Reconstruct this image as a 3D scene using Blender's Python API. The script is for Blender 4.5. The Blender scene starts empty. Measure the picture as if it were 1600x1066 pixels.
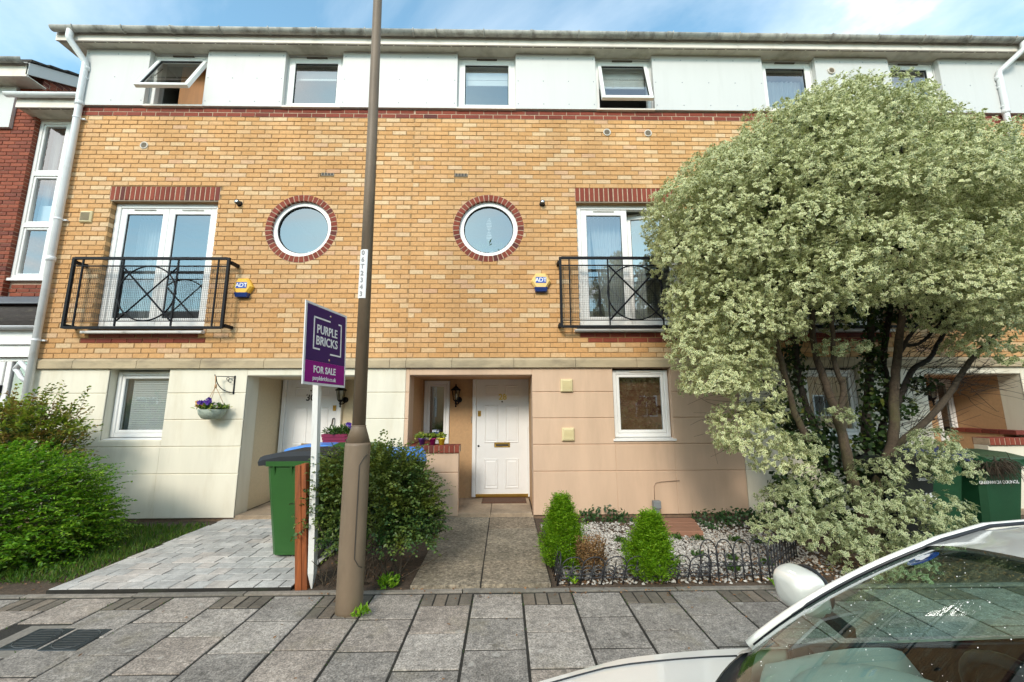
import bpy, bmesh, math, random
import numpy as np
from mathutils import Vector, Matrix, Quaternion
PI = math.pi
random.seed(7); RNG = np.random.default_rng(11)
S = bpy.context.scene
COL = S.collection

# ------------------------------------------------------------------ camera
PITCH, YAW, ROLL, EYE = 0.158736, 0.01803, -0.00408, 1.55
D = 5.968                                   # facade plane of the terrace
cam_d = bpy.data.cameras.new('camera'); cam = bpy.data.objects.new('camera', cam_d); COL.objects.link(cam)
_cy, _sy, _cp, _sp, _cr, _sr = math.cos(YAW), math.sin(YAW), math.cos(PITCH), math.sin(PITCH), math.cos(ROLL), math.sin(ROLL)
_f = Vector((_sy*_cp, _cy*_cp, _sp)); _r0 = Vector((_cy, -_sy, 0)); _u0 = _r0.cross(_f)
_r = _r0*_cr + _u0*_sr; _u = -_r0*_sr + _u0*_cr
cam.matrix_world = Matrix(((_r.x, _u.x, -_f.x, 0), (_r.y, _u.y, -_f.y, 0), (_r.z, _u.z, -_f.z, EYE), (0, 0, 0, 1)))
cam_d.sensor_fit = 'HORIZONTAL'; cam_d.sensor_width = 36; cam_d.lens = 635.94*36/1600
cam_d.clip_start = 0.02; cam_d.clip_end = 600
S.camera = cam

# ------------------------------------------------------------------ sky, sun, exposure
SUN_AZ, SUN_EL = math.radians(-164.1), math.radians(31.2)
SKY_STRENGTH, SUN_STRENGTH, EXPOSURE = 0.10, 1.2, 1.30
SKY_TINT = (1.10, 1.52, 1.40, 1)
CLOUD, CLOUD_LOC = 9.0, (-6.192, -8.916, 4.716)
W = bpy.data.worlds.new('World'); S.world = W; W.use_nodes = True
nt = W.node_tree; nt.nodes.clear()
def N(t, kind, **kw):
    n = t.nodes.new(kind)
    for k, v in kw.items(): setattr(n, k, v)
    return n
wo = N(nt, 'ShaderNodeOutputWorld'); bg = N(nt, 'ShaderNodeBackground'); bg.inputs['Strength'].default_value = SKY_STRENGTH
sky = N(nt, 'ShaderNodeTexSky', sky_type='NISHITA', sun_disc=False, sun_elevation=SUN_EL, sun_rotation=SUN_AZ)
sky.air_density = 1.0; sky.dust_density = 0.3; sky.ozone_density = 0.4
tc = N(nt, 'ShaderNodeTexCoord'); sep = N(nt, 'ShaderNodeSeparateXYZ'); nt.links.new(tc.outputs['Generated'], sep.inputs[0])
zm = N(nt, 'ShaderNodeMath', operation='MAXIMUM'); nt.links.new(sep.outputs['Z'], zm.inputs[0]); zm.inputs[1].default_value = 0.06
dx = N(nt, 'ShaderNodeMath', operation='DIVIDE'); dy = N(nt, 'ShaderNodeMath', operation='DIVIDE')
nt.links.new(sep.outputs['X'], dx.inputs[0]); nt.links.new(zm.outputs[0], dx.inputs[1])
nt.links.new(sep.outputs['Y'], dy.inputs[0]); nt.links.new(zm.outputs[0], dy.inputs[1])
cmb = N(nt, 'ShaderNodeCombineXYZ'); nt.links.new(dx.outputs[0], cmb.inputs[0]); nt.links.new(dy.outputs[0], cmb.inputs[1])
# broken cloud: large soft banks with wispy edges
mp = N(nt, 'ShaderNodeMapping'); mp.inputs['Rotation'].default_value = (0, 0, 0.3); mp.inputs['Scale'].default_value = (0.42, 0.75, 1); mp.inputs['Location'].default_value = CLOUD_LOC
nt.links.new(cmb.outputs[0], mp.inputs[0])
cn = N(nt, 'ShaderNodeTexNoise'); cn.inputs['Scale'].default_value = 1.0; cn.inputs['Detail'].default_value = 9; cn.inputs['Roughness'].default_value = 0.56; cn.inputs['Distortion'].default_value = 0.6
nt.links.new(mp.outputs[0], cn.inputs['Vector'])
cr = N(nt, 'ShaderNodeValToRGB'); e = cr.color_ramp.elements; e[0].position = 0.40; e[1].position = 0.64; e[0].color = (0.02, 0.02, 0.02, 1); e[1].color = (1, 1, 1, 1)
m_ = e.new(0.52); m_.color = (0.25, 0.25, 0.25, 1)
nt.links.new(cn.outputs['Fac'], cr.inputs[0])
mx = N(nt, 'ShaderNodeMix', data_type='RGBA'); nt.links.new(cr.outputs[0], mx.inputs[0]); 
tn = N(nt, 'ShaderNodeMix', data_type='RGBA', blend_type='MULTIPLY'); tn.inputs[0].default_value = 1; nt.links.new(sky.outputs[0], tn.inputs[6]); tn.inputs[7].default_value = SKY_TINT
nt.links.new(tn.outputs[2], mx.inputs[6])
mx.inputs[7].default_value = (CLOUD*1.03, CLOUD*1.01, CLOUD*0.97, 1)
nt.links.new(mx.outputs[2], bg.inputs[0]); nt.links.new(bg.outputs[0], wo.inputs[0])

sun_d = bpy.data.lights.new('sun', 'SUN'); sun_d.energy = SUN_STRENGTH; sun_d.angle = math.radians(15); sun_d.color = (1, 0.91, 0.78)
sun = bpy.data.objects.new('sun', sun_d); COL.objects.link(sun)
sv = Vector((math.sin(SUN_AZ)*math.cos(SUN_EL), math.cos(SUN_AZ)*math.cos(SUN_EL), math.sin(SUN_EL)))
sun.rotation_euler = sv.to_track_quat('Z', 'Y').to_euler(); sun.location = sv*40
S.view_settings.view_transform = 'Standard'; S.view_settings.look = 'None'; S.view_settings.gamma = 1
S.view_settings.use_curve_mapping = False; S.view_settings.exposure = EXPOSURE

# ------------------------------------------------------------------ materials
M = {}
def newmat(name):
    m = bpy.data.materials.new(name); m.use_nodes = True; M[name] = m
    t = m.node_tree; return m, t, t.nodes['Principled BSDF']
def lk(t, a, b): t.links.new(a, b)
def rand_val(t):
    g = N(t, 'ShaderNodeNewGeometry'); o = N(t, 'ShaderNodeObjectInfo')
    a = N(t, 'ShaderNodeMath', operation='ADD'); lk(t, g.outputs['Random Per Island'], a.inputs[0]); lk(t, o.outputs['Random'], a.inputs[1])
    f = N(t, 'ShaderNodeMath', operation='FRACT'); lk(t, a.outputs[0], f.inputs[0]); return f.outputs[0]
def noise(t, scale, detail=5, rough=0.6, pos=None, stretch=None):
    g = N(t, 'ShaderNodeNewGeometry'); n = N(t, 'ShaderNodeTexNoise')
    v = g.outputs['Position']
    if stretch:
        mm = N(t, 'ShaderNodeMapping'); mm.inputs['Scale'].default_value = stretch; lk(t, v, mm.inputs[0]); v = mm.outputs[0]
    lk(t, v, n.inputs['Vector']); n.inputs['Scale'].default_value = scale; n.inputs['Detail'].default_value = detail; n.inputs['Roughness'].default_value = rough
    return n.outputs['Fac']
def ramp(t, fac, stops, interp='LINEAR'):
    r = N(t, 'ShaderNodeValToRGB'); e = r.color_ramp.elements; r.color_ramp.interpolation = interp
    while len(e) < len(stops): e.new(0.5)
    for i, (p, c) in enumerate(stops):
        e[i].position = p; e[i].color = (*c, 1) if len(c) == 3 else c
    lk(t, fac, r.inputs[0]); return r.outputs[0]
def mixc(t, fac, a, b, mode='MIX'):
    m = N(t, 'ShaderNodeMix', data_type='RGBA', blend_type=mode)
    if isinstance(fac, (int, float)): m.inputs[0].default_value = fac
    else: lk(t, fac, m.inputs[0])
    for s, i in ((a, 6), (b, 7)):
        if isinstance(s, tuple): m.inputs[i].default_value = (*s, 1)
        else: lk(t, s, m.inputs[i])
    return m.outputs[2]
def bump(t, b, h, strength=0.3, dist=0.01):
    n = N(t, 'ShaderNodeBump'); n.inputs['Strength'].default_value = strength; n.inputs['Distance'].default_value = dist
    lk(t, h, n.inputs['Height']); lk(t, n.outputs[0], b.inputs['Normal'])
def g3(v): return (v, v, v)
def plain(name, c, rough=0.5, metal=0.0, var=0.12, scale=6.0, bmp=0.0, bscale=60, dirt=None, dscale=1.5, dpos=(0.5, 0.75), coat=0.0, rnd=0.0, spec=None, stretch=None):
    m, t, b = newmat(name)
    n1 = noise(t, scale, 6, 0.6, stretch=stretch)
    lo = tuple(max(0, x*(1-var)) for x in c); hi = tuple(min(1, x*(1+var)) for x in c)
    col = ramp(t, n1, [(0.3, lo), (0.7, hi)])
    if rnd:
        rv = rand_val(t); col = mixc(t, 1.0, col, ramp(t, rv, [(0, g3(1-rnd)), (1, g3(1.0))]), 'MULTIPLY')
    if dirt:
        d = ramp(t, noise(t, dscale, 8, 0.65, stretch=stretch), [(dpos[0], g3(0)), (dpos[1], g3(1))])
        col = mixc(t, d, col, dirt)
    lk(t, col, b.inputs['Base Color'])
    b.inputs['Roughness'].default_value = rough; b.inputs['Metallic'].default_value = metal
    if coat: b.inputs['Coat Weight'].default_value = coat; b.inputs['Coat Roughness'].default_value = 0.03
    if spec is not None: b.inputs['Specular IOR Level'].default_value = spec
    if bmp: bump(t, b, noise(t, bscale, 4, 0.6), bmp, 0.006)
    return m

# yellow and red bricks: one colour per brick, mottled faces
def brickmat(name, stops, mott, rough=0.85):
    m, t, b = newmat(name)
    col = ramp(t, rand_val(t), stops)
    mot = ramp(t, noise(t, 38, 6, 0.7), [(0.3, g3(1-mott)), (0.72, g3(1+mott*0.6))])
    col = mixc(t, 1.0, col, mot, 'MULTIPLY')
    spots = ramp(t, noise(t, 120, 3, 0.6), [(0.66, g3(0)), (0.75, g3(0.5))])
    col = mixc(t, spots, col, tuple(x*0.45 for x in stops[0][1]))
    stain = ramp(t, noise(t, 0.9, 7, 0.6, stretch=(1, 1, 0.35)), [(0.35, g3(0.86)), (0.65, g3(1.06))])
    col = mixc(t, 1.0, col, stain, 'MULTIPLY')
    lk(t, col, b.inputs['Base Color']); b.inputs['Roughness'].default_value = rough
    bump(t, b, noise(t, 150, 4, 0.7), 0.35, 0.004)
brickmat('yellow_brick', [(0, (.57, .30, .112)), (.2, (.61, .335, .137)), (.42, (.615, .34, .14)), (.6, (.64, .375, .17)), (.75, (.62, .36, .17)), (.86, (.66, .43, .225)), (.95, (.685, .49, .29)), (1, (.60, .335, .185))], .2)
brickmat('red_brick', [(0, (.17, .028, .014)), (.3, (.23, .042, .021)), (.7, (.26, .052, .027)), (.9, (.21, .04, .025)), (1, (.10, .024, .02))], .2)
brickmat('red_house_brick', [(0, (.18, .04, .02)), (.4, (.26, .06, .028)), (.8, (.29, .072, .035)), (1, (.13, .034, .025))], .2)
plain('mortar', (.33, .20, .09), .95, var=.2, scale=20, bmp=.3, bscale=200)
plain('pale_mortar', (.46, .34, .24), .95, var=.2, scale=20, bmp=.3, bscale=200)
plain('red_house_mortar', (.42, .29, .21), .95, var=.15, scale=20)
plain('cream_render', (.72, .67, .55), .9, var=.05, scale=3, bmp=.25, bscale=90, dirt=(.60, .53, .40), dscale=2.2, dpos=(.5, .8), stretch=(1.6, 1.6, .3))
plain('pink_render', (.60, .42, .295), .9, var=.07, scale=3, bmp=.25, bscale=90, dirt=(.51, .355, .245), dscale=2.2, dpos=(.5, .78), stretch=(1.6, 1.6, .3))
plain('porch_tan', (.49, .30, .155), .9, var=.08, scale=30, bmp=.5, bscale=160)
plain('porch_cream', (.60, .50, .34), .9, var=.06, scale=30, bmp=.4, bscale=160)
plain('stone', (.47, .375, .24), .9, var=.12, scale=5, bmp=.4, bscale=60, dirt=(.22, .175, .12), dscale=2.6, dpos=(.5, .72), rnd=.15, stretch=(.6, 1, 1.6))
plain('upvc', (.80, .79, .77), .35, var=.03, scale=4, dirt=(.62, .54, .45), dscale=3, dpos=(.58, .9))
plain('upvc_door', (.78, .77, .76), .4, var=.03, scale=3, dirt=(.66, .63, .6), dscale=2.5, dpos=(.55, .9))
plain('white_panel', (.56, .555, .54), .5, var=.02, scale=2, dirt=(.50, .495, .475), dscale=2.4, dpos=(.55, .85), stretch=(2.2, 2.2, .22))
plain('panel_screw', (.22, .24, .27), .5)
plain('fascia_white', (.72, .65, .58), .5, var=.05, scale=4, dirt=(.50, .42, .33), dscale=3, dpos=(.52, .85))
plain('soffit', (.62, .565, .46), .7, var=.08, scale=5, dirt=(.36, .31, .22), dscale=3.2, dpos=(.47, .75))
plain('vent_slot', (.10, .075, .06), .8)
plain('gutter_pvc', (.40, .385, .35), .6, var=.2, scale=8, dirt=(.13, .12, .10), dscale=7, dpos=(.45, .68), stretch=(1, 1, .6), bmp=.2)
plain('pipe_pvc', (.68, .69, .70), .4, var=.04, scale=5, dirt=(.5, .48, .45), dscale=4, dpos=(.55, .85))
plain('roof_tile', (.055, .045, .04), .9, var=.3, scale=12, bmp=.4, rnd=.35, dirt=(.12, .11, .07), dscale=6, dpos=(.55, .8))
plain('lead', (.10, .11, .125), .55, var=.15, scale=10)
plain('black_metal', (.010, .011, .014), .5, var=.2, scale=20, spec=.15)
plain('wire_black', (.022, .022, .025), .5)
plain('room_wall', (.34, .33, .31), .9, var=.05)
plain('wood_door', (.50, .20, .06), .5, var=.25, scale=7, stretch=(1, 1, .12))
plain('blind', (.80, .81, .80), .7, var=.03)
plain('reflection_brown', (.16, .055, .025), .7, var=.08)
plain('blind_grey', (.20, .21, .21), .7, var=.05)
plain('plinth', (.20, .13, .085), .95, var=.25, scale=12, bmp=.4)
plain('brass', (.62, .40, .10), .28, metal=.9, var=.1)
plain('dark_hole', (.01, .01, .01), .8)
plain('vent_cream', (.66, .56, .32), .5, var=.04)
plain('vent_grey', (.30, .24, .17), .55, var=.12)
plain('vent_dark', (.055, .045, .035), .7)
plain('vent_white', (.60, .54, .47), .5, var=.06)
plain('alarm_yellow', (.78, .45, .05), .4, var=.04)
plain('alarm_pale', (.74, .50, .17), .4, var=.04)
plain('alarm_blue', (.012, .035, .16), .3)
plain('logo_blue', (.01, .06, .34), .4)
plain('white_print', (.82, .82, .82), .5, var=.01)
plain('grey_print', (.26, .26, .27), .5, var=.02)
plain('black_print', (.02, .02, .02), .5)
plain('gold_print', (.62, .46, .14), .35, metal=.7)
plain('post_paint', (.165, .118, .076), .55, var=.14, scale=7, bmp=.25, bscale=45, dirt=(.085, .06, .038), dscale=4.0, dpos=(.5, .75), stretch=(1, 1, .35))
plain('sign_purple', (.042, .012, .11), .5, var=.05, spec=.2)
plain('sign_magenta', (.26, .003, .20), .5, var=.05, spec=.2)
plain('sign_white', (.70, .70, .71), .45, var=.03)
plain('white_wood', (.68, .68, .66), .6, var=.06, scale=9, dirt=(.42, .38, .3), dscale=6, dpos=(.55, .8), stretch=(1, 1, .25))
plain('stained_wood', (.25, .065, .013), .6, var=.4, scale=9, stretch=(4, 4, .3), bmp=.3, dirt=(.10, .03, .01), dscale=5, dpos=(.5, .75))
plain('deck_wood', (.27, .135, .085), .7, var=.2, scale=8, stretch=(.4, 3, 1), bmp=.2)
plain('bin_green', (.020, .092, .015), .42, var=.1, scale=4, bmp=.2, bscale=220, dirt=(.035, .11, .028), dscale=2, dpos=(.5, .85))
plain('bin_dark_green', (.010, .058, .024), .42, var=.14, scale=4, bmp=.3, bscale=260)
plain('bin_black', (.010, .013, .012), .5, var=.1, bmp=.3, bscale=260)
plain('lid_grey', (.018, .021, .025), .55, var=.1, spec=.3)
plain('lid_blue', (.06, .22, .62), .4, var=.1)
plain('lid_navy', (.02, .035, .12), .45, var=.1)
plain('rubber', (.012, .012, .012), .8)
plain('pot_purple', (.115, .03, .20), .35); plain('pot_magenta', (.33, .01, .12), .35); plain('pot_yellow', (.80, .58, .03), .35)
plain('planter_red', (.20, .013, .045), .5, var=.1)
plain('basket_stone', (.30, .34, .28), .85, var=.2, scale=30, bmp=.4)
plain('twine', (.42, .25, .13), .9)
plain('doormat', (.10, .05, .03), 1.0, var=.4, scale=120, bmp=.6, bscale=200)
plain('box_grey', (.20, .22, .23), .5, var=.06)
plain('cable', (.33, .22, .15), .8)
plain('cover_iron', (.022, .032, .038), .5, metal=.3, var=.25, scale=40, bmp=.3)
plain('cover_line', (.055, .06, .06), .6, metal=.2)
plain('cement', (.19, .175, .15), .95, var=.2, scale=40, bmp=.4)

def slabmat(name, c, speck, rnd, moss=None, bscale=70, bst=.5, fine=190):
    m, t, b = newmat(name)
    sp = ramp(t, noise(t, fine, 4, .75), [(.33, g3(1-speck)), (.5, g3(1.0)), (.68, g3(1+speck*1.1))])
    base = ramp(t, rand_val(t), [(0, tuple(x*(1-rnd) for x in c)), (.5, c), (.8, (c[0]*1.05, c[1]*.97, c[2]*.92)), (1, tuple(x*(1+rnd) for x in c))])
    col = mixc(t, 1, base, sp, 'MULTIPLY')
    big = ramp(t, noise(t, 3.2, 7, .65), [(.32, g3(.70)), (.66, g3(1.15))]); col = mixc(t, 1, col, big, 'MULTIPLY')
    mid = ramp(t, noise(t, 22, 5, .7), [(.36, g3(1-speck*.55)), (.62, g3(1+speck*.35))]); col = mixc(t, 1, col, mid, 'MULTIPLY')
    if name == 'pave_slab':
        gum = ramp(t, noise(t, 11, 1, .2), [(.735, g3(0)), (.75, g3(.5))]); col = mixc(t, gum, col, (.40, .38, .34)); drk = ramp(t, noise(t, 8, 2, .3), [(.25, g3(.6)), (.29, g3(0))]); col = mixc(t, drk, col, (.09, .08, .07))
    if moss:
        mm = ramp(t, noise(t, 2.1, 8, .7), [(.54, g3(0)), (.75, g3(.55))]); col = mixc(t, mm, col, moss)
    lk(t, col, b.inputs['Base Color']); b.inputs['Roughness'].default_value = .93
    bump(t, b, noise(t, bscale, 6, .7), bst, .006)
slabmat('pave_slab', (.29, .263, .232), .62, .22, moss=(.235, .20, .125), fine=85, bst=.8)
slabmat('pave_block', (.165, .14, .11), .35, .25, moss=(.10, .10, .06))
slabmat('joint_soil', (.022, .02, .016), .4, .1, moss=(.03, .045, .015))
slabmat('edging', (.22, .20, .17), .35, .2, moss=(.12, .11, .07))
slabmat('drive_paver', (.46, .45, .43), .28, .13, bscale=160, bst=.25, fine=200)
slabmat('path_slab', (.225, .193, .143), .62, .14, moss=(.21, .175, .11), bscale=30, bst=1.3, fine=42)
slabmat('porch_slab', (.36, .275, .19), .22, .12)
slabmat('soil', (.085, .062, .043), .5, .0, bscale=30, bst=1.0, fine=60)
slabmat('bark', (.075, .056, .038), .35, .0, moss=(.105, .115, .035), bscale=40, bst=.9, fine=50)
slabmat('bark_dark', (.030, .023, .017), .35, .0, bscale=40, bst=.9, fine=50)
slabmat('road_asphalt', (.05, .05, .05), .5, .0, fine=140)
slabmat('kerb_stone', (.24, .23, .21), .3, .15)
plain('gravel', (.60, .57, .52), .9, var=.1, scale=60, rnd=.5)
plain('leaf_litter', (.30, .155, .07), .9, var=.4, scale=60, rnd=.65)

def leafmat(name, stops, rim=None, rimw=.4, trans=.35, rough=.45, patch=None, pscale=3.0):
    m, t, b = newmat(name)
    col = ramp(t, rand_val(t), stops)
    if patch:
        pf = ramp(t, noise(t, pscale, 4, .6), [(.45, g3(0)), (.62, g3(1))]); col = mixc(t, pf, col, patch)
    if rim:
        uv = N(t, 'ShaderNodeUVMap'); sx = N(t, 'ShaderNodeSeparateXYZ'); lk(t, uv.outputs[0], sx.inputs[0])
        f = ramp(t, sx.outputs[0], [(rimw, g3(1)), (rimw+.14, g3(0))])
        col = mixc(t, f, col, ramp(t, rand_val(t), [(0, tuple(x*.8 for x in rim)), (1, tuple(min(.95, x*1.1) for x in rim))]))
    lk(t, col, b.inputs['Base Color']); b.inputs['Roughness'].default_value = rough
    tr = N(t, 'ShaderNodeBsdfTranslucent'); lk(t, col, tr.inputs[0])
    ms = N(t, 'ShaderNodeMixShader'); ms.inputs[0].default_value = trans
    lk(t, b.outputs[0], ms.inputs[1]); lk(t, tr.outputs[0], ms.inputs[2])
    lk(t, ms.outputs[0], t.nodes['Material Output'].inputs['Surface'])
leafmat('variegated_leaf', [(0, (.08, .135, .03)), (.5, (.14, .205, .055)), (1, (.24, .30, .095))], rim=(.75, .755, .42), rimw=.34, trans=.26)
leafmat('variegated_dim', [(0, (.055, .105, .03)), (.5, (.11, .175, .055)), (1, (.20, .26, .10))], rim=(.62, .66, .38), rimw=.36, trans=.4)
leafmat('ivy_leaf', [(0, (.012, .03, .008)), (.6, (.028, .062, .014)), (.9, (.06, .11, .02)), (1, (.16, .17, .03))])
leafmat('ivy_ground', [(0, (.02, .055, .018)), (.6, (.045, .11, .035)), (1, (.09, .17, .05))])
leafmat('lonicera_leaf', [(0, (.05, .15, .008)), (.4, (.12, .30, .012)), (.75, (.21, .42, .022)), (1, (.33, .50, .04))], trans=.45)
leafmat('shrub_leaf', [(0, (.07, .14, .012)), (.45, (.17, .28, .02)), (.8, (.30, .40, .035)), (1, (.40, .44, .06))], patch=(.26, .15, .04), pscale=5.5)
leafmat('hedge_leaf', [(0, (.022, .058, .016)), (.45, (.05, .115, .028)), (.8, (.10, .18, .04)), (1, (.20, .27, .05))], patch=(.17, .21, .03), pscale=3.2)
leafmat('conifer_leaf', [(0, (.09, .22, .008)), (.5, (.21, .42, .012)), (1, (.34, .55, .03))], trans=.5)
leafmat('dead_leaf', [(0, (.17, .085, .03)), (.5, (.32, .18, .07)), (1, (.44, .28, .13))])
leafmat('grass_blade', [(0, (.05, .13, .012)), (.6, (.10, .23, .018)), (1, (.22, .27, .05))], trans=.45)
leafmat('weed_leaf', [(0, (.03, .08, .01)), (1, (.08, .17, .02))])
leafmat('flower_purple', [(0, (.035, .01, .20)), (1, (.10, .02, .34))]); leafmat('flower_orange', [(0, (.62, .24, .04)), (1, (.75, .48, .12))]); leafmat('flower_pale', [(0, (.6, .5, .6)), (1, (.7, .68, .6))])
leafmat('pot_leaf', [(0, (.10, .18, .02)), (.6, (.25, .33, .04)), (1, (.45, .45, .08))])
leafmat('opposite_leaf', [(0, (.02, .05, .01)), (1, (.07, .12, .03))])

def glassmat(name, tint, refl, rough=0.0, graze=.8):
    m, t, b = newmat(name); t.nodes.remove(b)
    tr = N(t, 'ShaderNodeBsdfTransparent'); tr.inputs[0].default_value = (*tint, 1)
    gl = N(t, 'ShaderNodeBsdfGlossy'); gl.inputs['Roughness'].default_value = rough; gl.inputs[0].default_value = (.94, .97, 1, 1)
    lw = N(t, 'ShaderNodeLayerWeight'); lw.inputs[0].default_value = .5
    pw = N(t, 'ShaderNodeMath', operation='POWER'); lk(t, lw.outputs['Facing'], pw.inputs[0]); pw.inputs[1].default_value = 5
    ad = N(t, 'ShaderNodeMath', operation='MULTIPLY_ADD', use_clamp=True); lk(t, pw.outputs[0], ad.inputs[0]); ad.inputs[1].default_value = graze; ad.inputs[2].default_value = refl
    ms = N(t, 'ShaderNodeMixShader'); lk(t, ad.outputs[0], ms.inputs[0]); lk(t, tr.outputs[0], ms.inputs[1]); lk(t, gl.outputs[0], ms.inputs[2])
    lk(t, ms.outputs[0], t.nodes['Material Output'].inputs['Surface'])
glassmat('window_glass', (.72, .76, .76), .24)
glassmat('lamp_glass', (.85, .85, .8), .06, .05)
glassmat('windscreen_glass', (.62, .80, .76), .045)
glassmat('side_glass', (.70, .84, .80), .0, 0.0, 0.0)
def cloth(name, c, trans=.4):
    m, t, b = newmat(name); b.inputs['Base Color'].default_value = (*c, 1); b.inputs['Roughness'].default_value = .9
    tr = N(t, 'ShaderNodeBsdfTranslucent'); tr.inputs[0].default_value = (*c, 1); ms = N(t, 'ShaderNodeMixShader'); ms.inputs[0].default_value = trans
    lk(t, b.outputs[0], ms.inputs[1]); lk(t, tr.outputs[0], ms.inputs[2]); lk(t, ms.outputs[0], t.nodes['Material Output'].inputs['Surface'])
cloth('curtain_white', (.72, .73, .72)); cloth('curtain_blue', (.55, .58, .60))
# car paint: champagne silver flakes under clear coat
m, t, b = newmat('car_paint')
lk(t, ramp(t, noise(t, 900, 2, .5), [(.3, (.80, .79, .73)), (.7, (.85, .84, .78))]), b.inputs['Base Color'])
b.inputs['Metallic'].default_value = .15; b.inputs['Roughness'].default_value = .32; b.inputs['Coat Weight'].default_value = .8; b.inputs['Coat Roughness'].default_value = .05
plain('car_trim', (.012, .014, .018), .45, var=.1)
plain('car_frit', (.008, .009, .010), .25)
plain('car_dash', (.42, .42, .39), .85, var=.04, scale=20, bmp=.2, bscale=300)
plain('car_dark', (.03, .032, .035), .8, var=.15)
plain('car_seat', (.055, .058, .062), .9, var=.2, scale=30)
plain('speck', (.85, .85, .82), .5)
plain('sticker_blue', (.01, .10, .55), .35)
plain('chrome', (.6, .6, .6), .2, metal=1)
plain('lamp_red', (.3, .01, .01), .2)
plain('bulb', (.7, .68, .6), .4)

# ------------------------------------------------------------------ helpers
def wloc(o):
    v = Vector((0, 0, 0))
    while o is not None: v += o.location; o = o.parent
    return v
class MB:
    """collects faces in world (or thing-local) coordinates, then links them as ONE mesh object"""
    def __init__(s): s.v = []; s.f = []; s.sm = []
    def add(s, vs, fs, smooth=False):
        k = len(s.v); s.v += [tuple(p) for p in vs]; s.f += [tuple(i+k for i in f) for f in fs]; s.sm += [smooth]*len(fs); return s
    def box(s, x0, x1, y0, y1, z0, z1):
        return s.add([(x0,y0,z0),(x1,y0,z0),(x1,y1,z0),(x0,y1,z0),(x0,y0,z1),(x1,y0,z1),(x1,y1,z1),(x0,y1,z1)],
            [(0,3,2,1),(4,5,6,7),(0,1,5,4),(1,2,6,5),(2,3,7,6),(3,0,4,7)])
    def cbox(s, x0, x1, y0, y1, z0, z1, c=.003):
        """box whose front (towards -y) edges are chamfered"""
        a = [(x0,y1,z0),(x1,y1,z0),(x1,y1,z1),(x0,y1,z1)]; b = [(x0,y0+c,z0),(x1,y0+c,z0),(x1,y0+c,z1),(x0,y0+c,z1)]
        d = [(x0+c,y0,z0+c),(x1-c,y0,z0+c),(x1-c,y0,z1-c),(x0+c,y0,z1-c)]
        fs = [(11,8,9,10)]
        fs = [(8,9,10,11)]
        for i in range(4):
            j = (i+1)%4; fs += [(i,j,4+j,4+i),(4+i,4+j,8+j,8+i)]
        return s.add(a+b+d, fs)
    def slab(s, x0, x1, y0, y1, z0, z1, c=.008):
        """paving piece: box with chamfered top edges"""
        a = [(x0,y0,z0),(x1,y0,z0),(x1,y1,z0),(x0,y1,z0)]; b = [(x,y,z1-c) for x,y,_ in a]
        d = [(x0+c,y0+c,z1),(x1-c,y0+c,z1),(x1-c,y1-c,z1),(x0+c,y1-c,z1)]
        fs = [(8,9,10,11)]
        for i in range(4):
            j = (i+1)%4; fs += [(i,j,4+j,4+i),(4+i,4+j,8+j,8+i)]
        return s.add(a+b+d, fs)
    def hexa(s, p):           # 8 corners, bottom loop then top loop
        return s.add(p, [(0,3,2,1),(4,5,6,7),(0,1,5,4),(1,2,6,5),(2,3,7,6),(3,0,4,7)])
    def tube(s, pts, r, n=8, caps=True):
        pts = [Vector(p) for p in pts]; rs = r if isinstance(r, (list, tuple)) else [r]*len(pts)
        vs = []; up = None
        for i, p in enumerate(pts):
            d = (pts[min(i+1, len(pts)-1)] - pts[max(i-1, 0)]).normalized()
            if up is None: up = Vector((0,0,1)) if abs(d.z) < .9 else Vector((1,0,0))
            a = d.cross(up).normalized(); b = a.cross(d).normalized(); up = b
            for k in range(n):
                t = 2*PI*k/n; vs.append(p + (a*math.cos(t) + b*math.sin(t))*rs[i])
        fs = []
        for i in range(len(pts)-1):
            for k in range(n):
                q = (k+1)%n; fs.append((i*n+k, i*n+q, (i+1)*n+q, (i+1)*n+k))
        if caps: fs += [tuple(range(n))[::-1], tuple(range((len(pts)-1)*n, len(pts)*n))]
        return s.add(vs, fs, n > 4)
    def bar(s, a, b, w, h=None):
        """square bar between two points"""
        return s.tube([a, b], (w if h is None else (w+h)/2)*.7071, 4)
    def lathe(s, prof, n=24, c=(0,0,0), axis='z', smooth=True):
        vs = []; fs = []
        for r, z in prof:
            for k in range(n):
                t = 2*PI*(k+.5)/n; x, y = r*math.cos(t), r*math.sin(t)
                vs.append((c[0]+x, c[1]+y, c[2]+z) if axis == 'z' else (c[0]+x, c[1]+z, c[2]+y) if axis == 'y' else (c[0]+z, c[1]+x, c[2]+y))
        for i in range(len(prof)-1):
            for k in range(n):
                q = (k+1)%n; fs.append((i*n+k, i*n+q, (i+1)*n+q, (i+1)*n+k))
        fs += [tuple(range(n))[::-1], tuple(range((len(prof)-1)*n, len(prof)*n))]
        return s.add(vs, fs, smooth)
    def ring(s, c, r0, r1, y0, y1, n=48):
        """flat ring in the facade plane"""
        vs = []; fs = []
        for k in range(n):
            t = 2*PI*k/n; ct, st = math.cos(t), math.sin(t)
            vs += [(c[0]+r0*ct, y0, c[1]+r0*st), (c[0]+r1*ct, y0, c[1]+r1*st), (c[0]+r1*ct, y1, c[1]+r1*st), (c[0]+r0*ct, y1, c[1]+r0*st)]
        for k in range(n):
            a, b = 4*k, 4*((k+1)%n); fs += [(a,a+1,b+1,b),(a+1,a+2,b+2,b+1),(a+3,a,b,b+3)]
        return s.add(vs, fs)
    def disc(s, c, r, y, n=48):
        return s.add([(c[0]+r*math.cos(2*PI*k/n), y, c[1]+r*math.sin(2*PI*k/n)) for k in range(n)], [tuple(range(n))])
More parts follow.
